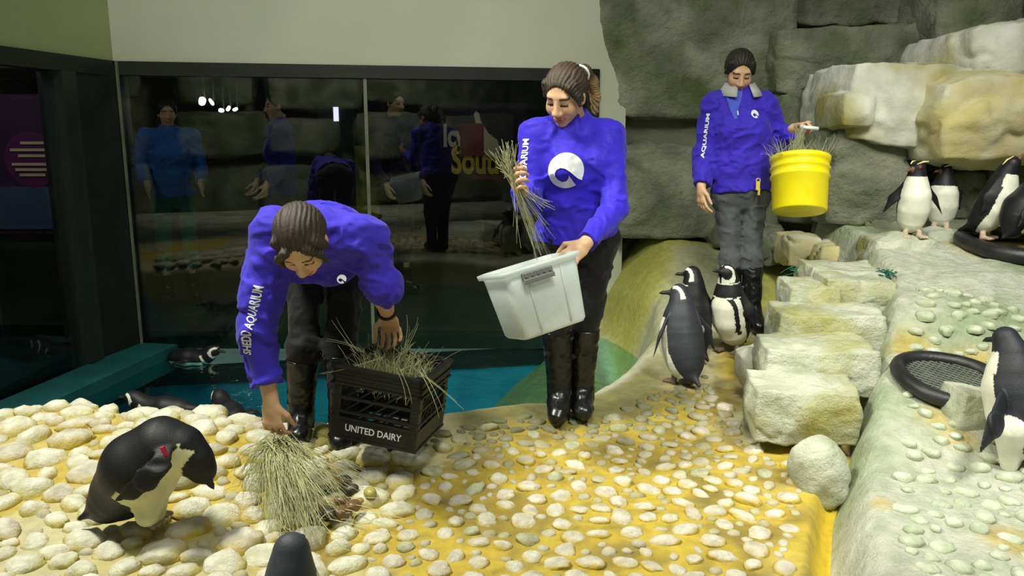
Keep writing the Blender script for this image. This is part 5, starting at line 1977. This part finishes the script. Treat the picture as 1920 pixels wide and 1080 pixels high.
M_bin = mat_translucent('bin_plastic', srgb(226, 232, 230), 0.30)
M_latch = mat_plain('latch_grey', srgb(112, 114, 114), 0.5)
bw, bd, bh = 0.315, 0.25, 0.262
binr = thing('storage_bin', 'translucent white plastic storage bin with a grey latch, tilted by the keeper', 'bin', bin_c - V(0, 0, 0.13))


def bp(x, y, z):
    t = 0.86 + 0.14 * (z / bh + 0.5)
    return bin_c + Rb @ V(x * t, y * t, z)


def ring(w, dpt, z, rc_=0.03, n=5):
    out = []
    for cx, cy, a0 in ((1, 1, 0), (-1, 1, 90), (-1, -1, 180), (1, -1, 270)):
        for k in range(n):
            a = math.radians(a0 + 90 * k / (n - 1))
            out.append(bp(cx * (w / 2 - rc_) + rc_ * math.cos(a), cy * (dpt / 2 - rc_) + rc_ * math.sin(a), z))
    return out


def loft(rings, close_bottom=False):
    mb = MB(); n = len(rings[0])
    vs = [p for r in rings for p in r]; fs = []
    for i_ in range(len(rings) - 1):
        for k in range(n):
            k2 = (k + 1) % n
            fs.append((i_ * n + k, i_ * n + k2, (i_ + 1) * n + k2, (i_ + 1) * n + k))
    if close_bottom:
        fs.append(tuple(range(n))[::-1])
    return mb.add(vs, fs)


o = loft([ring(bw * .95, bd * .95, -bh / 2), ring(bw, bd, -bh / 2 + 0.012), ring(bw, bd, 0), ring(bw, bd, bh / 2)], True).build('tub', M_bin, binr, True)
m = o.modifiers.new('thick', 'SOLIDIFY'); m.thickness = 0.003
o = loft([ring(bw + .004, bd + .004, bh / 2 - 0.02), ring(bw + 0.03, bd + 0.03, bh / 2 - 0.018), ring(bw + .032, bd + .032, bh / 2), ring(bw - .002, bd - .002, bh / 2 + 0.003), ring(bw - .002, bd - .002, bh / 2 - 0.015)]).build('rim', M_bin, binr, True)
for xx in (-0.07, 0.075):
    MB().tube([bp(xx, -bd / 2 - 0.002, bh / 2 - 0.03), bp(xx, -bd / 2 - 0.002, -bh / 2 + 0.015)], 0.004, 6).build('rib', M_bin, binr, True)
lt = MB()
lt.box(bp(-0.03, -bd / 2 - 0.012, bh / 2 - 0.035), (0.125, 0.016, 0.030), Rb)
for k in range(5):
    lt.box(bp(-0.08 + k * 0.025, -bd / 2 - 0.022, bh / 2 - 0.030), (0.008, 0.010, 0.018), Rb)
lt.box(bp(-0.03, -bd / 2 - 0.024, bh / 2 - 0.052), (0.125, 0.012, 0.018), Rb)
lt.build('latch', M_latch, binr, bevel=0.003)
rg = np.random.RandomState(14)
nb = 260
p0 = np.array([bp(rg.uniform(-.12, .12), rg.uniform(-.118, -.02), rg.uniform(-.12, -.02)) for _ in range(nb)])
p2_ = np.array([bp(rg.uniform(-.13, .12), rg.uniform(-.11, .11), rg.uniform(-.06, 0.10)) for _ in range(nb)])
grass('bin_grass', 'loose pale grass inside the translucent bin', bez(p0, lerp(p0, p2_, .5) + rg.normal(0, .015, (nb, 3)), p2_), 0.0014, [G1 * 0.7, G2 * 0.8, G3 * .8], 4, bin_c)

# ---- bunch of grass in the middle keeper's hand
hp = at(962, 345, 3.03)
nb = 75
p0 = np.array([at(rg.normal(948, 12), rg.normal(292, 16), 3.02 + rg.normal(0, .02)) for _ in range(nb)])
tp = []
for k in range(nb):
    t = rg.rand()
    if t < .75:
        tp.append(at(rg.normal(1015, 10), rg.uniform(420, 490), 3.08 + rg.normal(0, .03)))
    elif t < .9:
        tp.append(at(rg.normal(1028, 8), rg.normal(388, 8), 3.0))
    else:
        tp.append(at(rg.normal(968, 5), rg.normal(440, 12), 3.02))
tp = np.array(tp)
mid_ = np.array([at(rg.normal(966, 5), rg.normal(348, 5), 3.03 + rg.normal(0, .01)) for _ in range(nb)])
mid2 = 2 * mid_ - 0.5 * (p0 + tp)
grass('held_grass', 'wispy bunch of dry grass in the middle keeper\'s raised hand', bez(p0, lerp(mid_, mid2, .7), tp, 9), rg.uniform(0.0008, 0.0015, nb), [G1 * 0.8, G2 * 0.9, G3], 5, hp)

# ---- yellow bucket
M_yel = mat_plain('bucket_yellow', srgb(240, 222, 20), 0.35)
bt_, bb_ = at(1500, 297, 4.58), at(1499, 397, 4.54)
hb_ = np.linalg.norm(bt_ - bb_)
bk = thing('bucket', 'bright yellow plastic bucket of grass in the rear keeper\'s hand', 'bucket', bb_)
r0, r1 = 0.149, 0.160
prof = [(0.0, 0.0), (r0 - 0.008, 0.0), (r0, 0.008)]
for z_, dr in ((0.60, 0), (0.615, .008), (0.64, .008), (0.655, 0), (0.76, 0), (0.775, .008), (0.80, .008), (0.815, 0.0), (0.90, 0.0), (0.91, .006), (1.0, .008)):
    prof.append((lerp(r0, r1, z_) + dr, hb_ * z_))
prof += [(r1 - .002, hb_), (r1 - 0.006, hb_ * 0.97), (r0 - 0.004, 0.012), (0, 0.010)]
zax = nrm(bt_ - bb_); xax = nrm(np.cross(V(0, 1, 0), zax)); yax = np.cross(zax, xax); MBk = np.stack([xax, yax, zax], 1)
MB().lathe(prof, 56, bb_, MBk).build('pail', M_yel, bk, True)
gp = at(1518, 239, 4.58)
bail = bez1([bt_ + xax * 0.164 - zax * 0.03, lerp(bt_ + xax * 0.13, gp, 0.6) + xax * 0.02, gp, lerp(bt_ - xax * 0.13, gp, 0.55) - xax * 0.01, bt_ - xax * 0.164 - zax * 0.03])
MB().tube(bail, 0.0025, 6).build('bail', mat_plain('wire_grey', srgb(120, 120, 116), 0.4, metal=0.8), bk, True)
MB().tube([gp - xax * 0.055 + zax * .0, gp + xax * 0.05 - zax * 0.004], 0.011, 10).build('grip', M_white, bk, True)
nb = 230
p0 = np.array([bt_ + xax * rg.uniform(-.12, .12) + yax * rg.uniform(-.1, .1) - zax * rg.uniform(0.03, .1) for _ in range(nb)])
p2_ = np.array([p0[k] + xax * rg.normal(0, .05) + yax * rg.normal(0, .03) + zax * rg.uniform(.08, .17) for k in range(nb)])
nh = 60
q0 = np.array([at(rg.normal(1495, 10), rg.normal(305, 5), 4.54) for _ in range(nh)]); q2 = np.array([at(rg.normal(1500, 5), rg.normal(240, 5), 4.56) for _ in range(nh)])
q0 = np.vstack([q0, [at(1470, 292, 4.48), at(1465, 290, 4.48), at(1460, 294, 4.48), at(1540, 292, 4.48), at(1478, 290, 4.48)]]); q2 = np.vstack([q2, [at(1437, 270, 4.46), at(1425, 288, 4.46), at(1450, 255, 4.48), at(1565, 250, 4.48), at(1490, 245, 4.48)]])
grass('bucket_grass', 'dry grass sticking up out of the yellow bucket',
      np.vstack([bez(p0, lerp(p0, p2_, .5) + rg.normal(0, .01, (nb, 3)), p2_), bez(q0, lerp(q0, q2, .5) + rg.normal(0, .012, q0.shape), q2)]), 0.0015, [G1 * .85, G2 * 0.8, G3 * 0.9], 6, bt_)

# ---- black rings
M_rub = mat_noise('tyre_rubber', srgb(20, 20, 22), srgb(40, 40, 42), 9, 0.4, 0.5, 40, bdist=0.006)


def ringthing(name, label, c, nrmv, R, r, meshm=None):
    n = nrm(nrmv); u = nrm(np.cross(V(0, 1, 0), n)); w = np.cross(n, u)
    t = thing(name, label, 'ring' if meshm else 'tyre', c - n * r)
    mb = MB(); K = 48; Kt = 12
    vs = []; fs = []
    for k in range(K):
        a = 2 * math.pi * k / K
        e = u * math.cos(a) + w * math.sin(a)
        wob = 1 + 0.05 * math.sin(3 * a + 1)
        for j in range(Kt):
            b = 2 * math.pi * j / Kt
            vs.append(c + e * (R * wob + r * math.cos(b)) + n * r * math.sin(b))
    for k in range(K):
        for j in range(Kt):
            fs.append((k * Kt + j, ((k + 1) % K) * Kt + j, ((k + 1) % K) * Kt + (j + 1) % Kt, k * Kt + (j + 1) % Kt))
    mb.add(vs, fs).build('tube', M_rub, t, True)
    if meshm:
        g = MB()
        Ri = R - r * 0.5
        for q in np.arange(-Ri, Ri, 0.021):
            L_ = math.sqrt(max(Ri * Ri - q * q, 0))
            if L_ < 0.02: continue
            for a1, a2 in ((u, w), (w, u)):
                d1 = nrm(u + w); d2 = nrm(u - w)
            g.tube([c + d1 * q - d2 * L_, c + d1 * q + d2 * L_], 0.0042, 4, False)
            g.tube([c + d2 * q - d1 * L_ , c + d2 * q + d1 * L_], 0.0042, 4, False)
        g.build('mesh_screen', meshm, t)
    return t


rc1 = at(1776, 722, 3.30)
y0_ = rc1[1]
sl = float(ledge_h(rc1[0], y0_ + .15) - ledge_h(rc1[0], y0_ - .15)) / .3
rc1[2] = float(ledge_h(rc1[0], rc1[1])) + 0.035
ringthing('nest_ring', 'black ring with a woven mesh bottom lying on the pale ledge', rc1, V(0, -sl, 1), 0.185, 0.032, mat_noise('mesh_grey', srgb(78, 86, 76), srgb(98, 104, 92), 10, 0.6))
rc2 = at(1905, 458, 4.60)
ringthing('tyre', 'black tyre under the two penguins beside the rock overhang', rc2, V(0, -0.12, 1), 0.27, 0.045)

# ---- green strands
for k, (px, py, d, lab_) in enumerate([(1516, 502, 4.72, 'clump of dark green strands on the stones behind the steps'), (1666, 513, 4.30, 'scrap of teal plastic strap on the pale ledge')]):
    nb = 40
    c = at(px, py, d)
    w = 0.10 if k == 0 else 0.03
    p0 = c + np.column_stack([rg.normal(0, w, nb), rg.normal(0, .04, nb), rg.normal(0, .008, nb)])
    p2_ = p0 + np.column_stack([rg.normal(0.03, w * .6, nb), rg.normal(0, .03, nb), rg.normal(-0.01, .01, nb)])
    grass('green_strands', lab_, bez(p0, lerp(p0, p2_, .5) + V(0, 0, .012), p2_), 0.004, [np.array(srgb(20, 96, 72)), np.array(srgb(40, 120, 96))], 20 + k, c)

# ---- sign, poster, lamps and screen in the hall
M_signr = mat_plain('sign_crimson', srgb(120, 20, 50), 0.6)
M_signy = mat_plain('sign_yellow', srgb(226, 190, 60), 0.6)
M_cream = mat_plain('sign_cream', srgb(214, 200, 160), 0.6)
sd_ = 8.6


def flat_at(px, py, d, y):
    p = CAM + (at(px, py, d) - CAM) * (y / (at(px, py, d)[1] - CAM[1]))
    return p


sc_ = at(897, 290, sd_)
sg = thing('hall_sign', 'hall sign with yellow letters and a cream penguin shape behind the glass', 'sign', sc_ - V(0, 0, 0.6))
pxm = sd_ / F_PX
MB().box(V(sc_[0], sc_[1] + .09, 0.45), (0.08, 0.05, 1.6)).build('post', M_black, sg)
MB().box(sc_ + V(0.05, 0.06, 0), (165 * pxm, 0.04, 190 * pxm)).build('board', mat_plain('sign_dark', srgb(36, 22, 34), 0.7), sg)
for body, px, py, sz, mt in (('Icy', 850, 256, 50, M_cream), ('South', 897, 303, 62, M_signy)):
    v2, f2 = text_flat(body, sz * pxm * 1.15, bold=0.012)
    c = flat_at(px, py, sd_, sc_[1])
    o = link_mesh('lettering', np.array([c + V(x * 0.62, 0.03, y) for x, y in v2]), f2, mt, sg, None, False)
    mm = o.modifiers.new('thick', 'SOLIDIFY'); mm.thickness = 0.02
pg = [(x + 4, y) for x, y in [(884, 215), (888, 208), (894, 212), (898, 228), (912, 250), (928, 262), (934, 280), (928, 296), (908, 292), (894, 268), (890, 244), (887, 226)]]
gpl = [flat_at(x, y, sd_, sc_[1]) + V(0, 0.015, 0) for x, y in pg]
o = MB().add(gpl, [tuple(range(len(gpl)))[::-1]]).build('penguin_shape', M_cream, sg); mm = o.modifiers.new('thick', 'SOLIDIFY'); mm.thickness = 0.02
MB().box(flat_at(915, 333, sd_, sc_[1]) + V(0, .025, 0), (60 * pxm, .03, 8 * pxm)).build('stripe', M_signr, sg)
MB().box(flat_at(885, 262, sd_, sc_[1]) + V(0, .028, 0), (44 * pxm, .03, 60 * pxm)).build('red_panel', M_signr, sg)

pd = 6.2
pc = at(50, 310, pd)
ppx = pd / F_PX
ps = thing('hall_poster', 'purple hall poster with lines of writing behind the side window', 'poster', pc - V(0, 0, .6))
MB().box(pc + V(0, .03, 0), (150 * ppx, .03, 260 * ppx)).build('sheet', mat_plain('poster_plum', srgb(58, 18, 58), 0.7), ps)
MB().lathe([(0, 0), (52 * ppx, 0), (52 * ppx, .01), (0, .012)], 32, flat_at(62, 300, pd, pc[1] + 0.012), rotx(math.pi / 2)).build('disc', mat_plain('poster_purple', srgb(96, 24, 84), .7), ps)
for k, (py, w) in enumerate(((268, 46), (281, 84), (292, 54), (308, 78), (318, 64), (328, 48))):
    MB().box(flat_at(62, py, pd, pc[1]) - V(0, .006, 0), (w * ppx, .004, 5 * ppx)).build('writing_line', M_cream, ps)
MB().box(flat_at(50, 390, pd, pc[1]) + V(0, .008, 0), (140 * ppx, .012, 80 * ppx)).build('picture', mat_plain('poster_blue', srgb(66, 84, 116), .7), ps)

M_lampe = mat_plain('lamp_glow', (1, 1, 1), .5, emit=(1, 1, 1), es=6)
for k, (px, py, w, hh_, rl) in enumerate([(379, 190, 11, 14, .3), (396, 191, 5, 12, -.5), (415, 207, 9, 6, 0), (428, 203, 4, 9, .5), (441, 205, 8, 5, -.5)]):
    c = at(px, py, 8.0); p_ = 8.0 / F_PX
    t = thing('track_lamp', 'small bright white lamp in a row under the hall ceiling', 'lamp', c, 'track lamps of the hall')
    v, f = rock((w * p_, .05, hh_ * p_), k, .8, .02, 1, 6)
    link_mesh('glowing_face', v @ roty(rl).T + c, f, M_lampe, t)
    MB().tube([c + V(0, .04, 0), c + V(0, .08, 0.02), V(c[0], c[1] + .08, 3.16)], .01, 6).build('stem', M_black, t)
c = at(630, 214, 8.4)
t = thing('wall_screen', 'small glowing lilac screen on a dark panel in the hall', 'screen', c - V(0, 0, .1))
p_ = 8.4 / F_PX
MB().box(c + V(0, .03, 0), (70 * p_, .04, 120 * p_)).build('panel', M_black, t)
MB().box(c, (9 * p_, .02, 26 * p_)).build('display', mat_plain('screen_glow', srgb(200, 190, 230), .5, emit=srgb(200, 190, 235), es=1.2), t)
# yellow slab imitates rocks mirrored in the glass; red marking beside the mullion
t = MB().box(at(690, 350, 7.9), (44 * 7.9 / F_PX, .06, 150 * 7.9 / F_PX)).build('slab', mat_plain('mirrored_rock_yellow', srgb(150, 140, 40), .7))
tag(t, 'olive yellow banner standing for a rock reflection in the glass left of the mullion', 'slab')
t = MB().box(at(727, 420, 7.9), (18 * 7.9 / F_PX, .06, 90 * 7.9 / F_PX)).build('slab', mat_plain('slab_pink', srgb(170, 50, 80), .7))
tag(t, 'narrow pink banner standing in the hall right of the mullion', 'slab')
